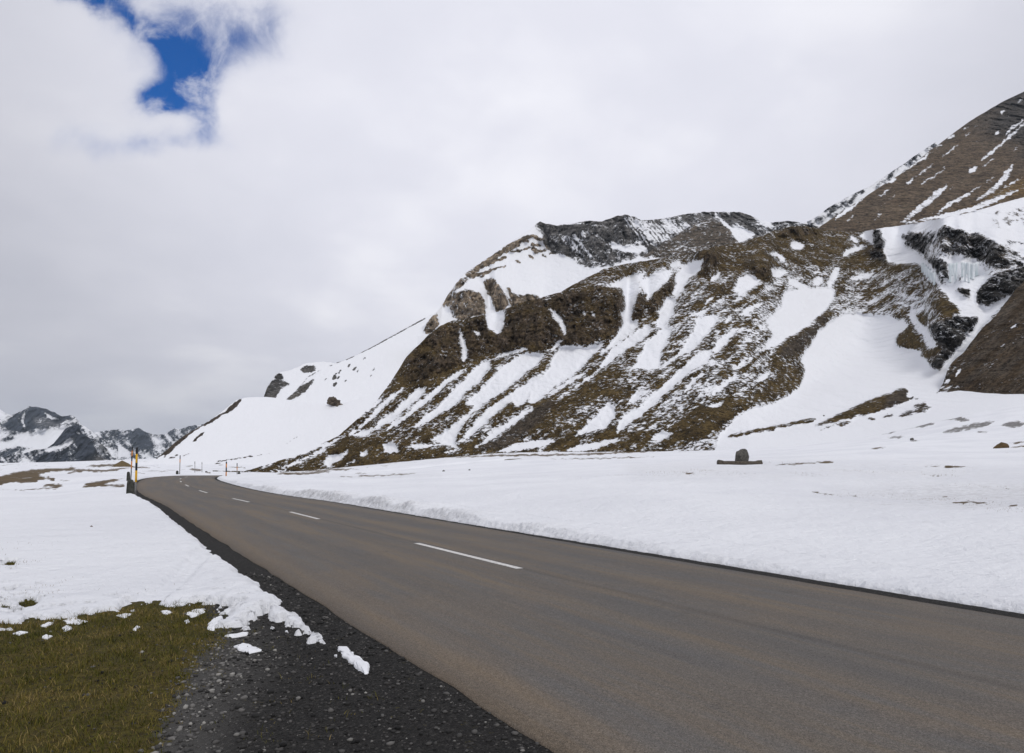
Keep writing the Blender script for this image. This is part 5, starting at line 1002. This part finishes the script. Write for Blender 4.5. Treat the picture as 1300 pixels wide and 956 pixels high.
def grass():
    b = NB('winter turf'); b.color(b.ramp(b.attr('t'), [(0, (0.034, 0.038, 0.006)), (0.35, (0.090, 0.088, 0.012)), (0.65, (0.155, 0.124, 0.028)), (1, (0.30, 0.22, 0.09))])); b.rough(0.8)
    x, y = scatter(330000, (-9.5, -0.8), (2.9, 12.5)); z, lat, st, rz, rd, over = ground_z(x, y); px = CX + x / y * F; py = YH - (z - EYE) / y * F
    g = samp(GRAV, px, py) + 0.55 * fbm(x / 0.22, y / 0.22, 3, 74)
    k = (over > 0.5) & (px > -90) & (py < 985) & bare_here(x, y, px, py, 0.5) & (rng.random(x.size) < np.clip(1.05 - g * 1.15, 0, 1)) & (rng.random(x.size) < 0.45 + 0.8 * (fbm(x / 0.3, y / 0.3, 3, 77) + 0.3))
    x, y, z = x[k], y[k], z[k]; n = len(x); m = min(n, 130000); x, y, z = x[:m], y[:m], z[:m]
    t = np.clip(0.42 + 0.6 * fbm(x / 0.6, y / 0.6, 3, 79) + rng.normal(0, 0.24, m), 0, 1)
    blades('grass', 'short olive brown winter grass on the verge beside the gravel', x, y, z - 0.005, 0.040 * np.clip(1 + 1.3 * fbm(x / 0.18, y / 0.18, 3, 75), 0.4, 2.0) * np.where(rng.random(m) < 0.03, 2.0, 1.0), 0.0026, t, b.m)
    # dry stalks poking out of the snow on the plain
    q = NB('dry stalks'); q.color(q.ramp(q.attr('t'), [(0, (0.10, 0.07, 0.03)), (1, (0.28, 0.20, 0.11))]))
    xs, ys = [], []
    for px, py, sp, m in [(835, 601, 8, 60), (868, 600, 7, 70), (892, 598, 9, 90), (1028, 602, 8, 50), (1020, 604, 3, 40), (1192, 604, 4, 50), (1086, 598, 12, 50), (1205, 593, 8, 60), (930, 602, 12, 40), (1240, 618, 20, 60), (1120, 628, 25, 70), (1200, 635, 25, 120), (1285, 648, 15, 120), (1240, 640, 20, 120), (1060, 630, 20, 60), (990, 588, 30, 80),
                          (600, 603, 40, 40), (780, 604, 40, 60), (1150, 600, 40, 60), (60, 690, 30, 14), (10, 700, 14, 16), (150, 748, 25, 14), (80, 755, 30, 18), (30, 768, 25, 90), (15, 718, 14, 80), (48, 747, 6, 25), (78, 741, 3, 14), (170, 755, 8, 18)]:
        d0 = on_snow(px, py); xs.append((px + rng.normal(0, sp, m) - CX) / F * d0); ys.append(d0 + rng.normal(0, d0 * 0.02 + 0.1, m))
    x = np.concatenate(xs); y = np.concatenate(ys); P = CX + x / y * F; z = snow_top(x, y, P)[0]
    sc = np.clip(y / 60, 0.12, 1.6)
    n = len(x); o = blades('dry_grass', 'dry pale grass stalks poking through the snow', x, y, z - 0.01, 0.10 * sc + 0.02, 0.004 * sc + 0.0015, rng.random(n), q.m, lean=0.6)
grass()

# ------------------------------------------------------------------ the air
def haze():
    top = max(max(v[2] for v in o.bound_box) for o in COL.objects if o.type == 'MESH')
    x0, x1, y0, y1, z0, z1 = -9000, 9000, -400, 14000, -60, top + 15
    V = [(x, y, z) for z in (z0, z1) for y in (y0, y1) for x in (x0, x1)]
    Fc = [(0, 2, 3, 1), (4, 5, 7, 6), (0, 1, 5, 4), (2, 6, 7, 3), (0, 4, 6, 2), (1, 3, 7, 5)]
    m = bpy.data.materials.new('mountain air'); m.use_nodes = True; nt = m.node_tree; nt.nodes.clear()
    out = nt.nodes.new('ShaderNodeOutputMaterial'); v = nt.nodes.new('ShaderNodeVolumePrincipled'); v.inputs['Color'].default_value = (0.74, 0.86, 1.0, 1); v.inputs['Density'].default_value = 0.000034
    nt.links.new(v.outputs[0], out.inputs['Volume'])
    o = mesh_obj('haze', V, Fc, m, smooth=False); setp(o, 'thin pale mountain haze filling the valley air', 'haze', kind='stuff')
haze()
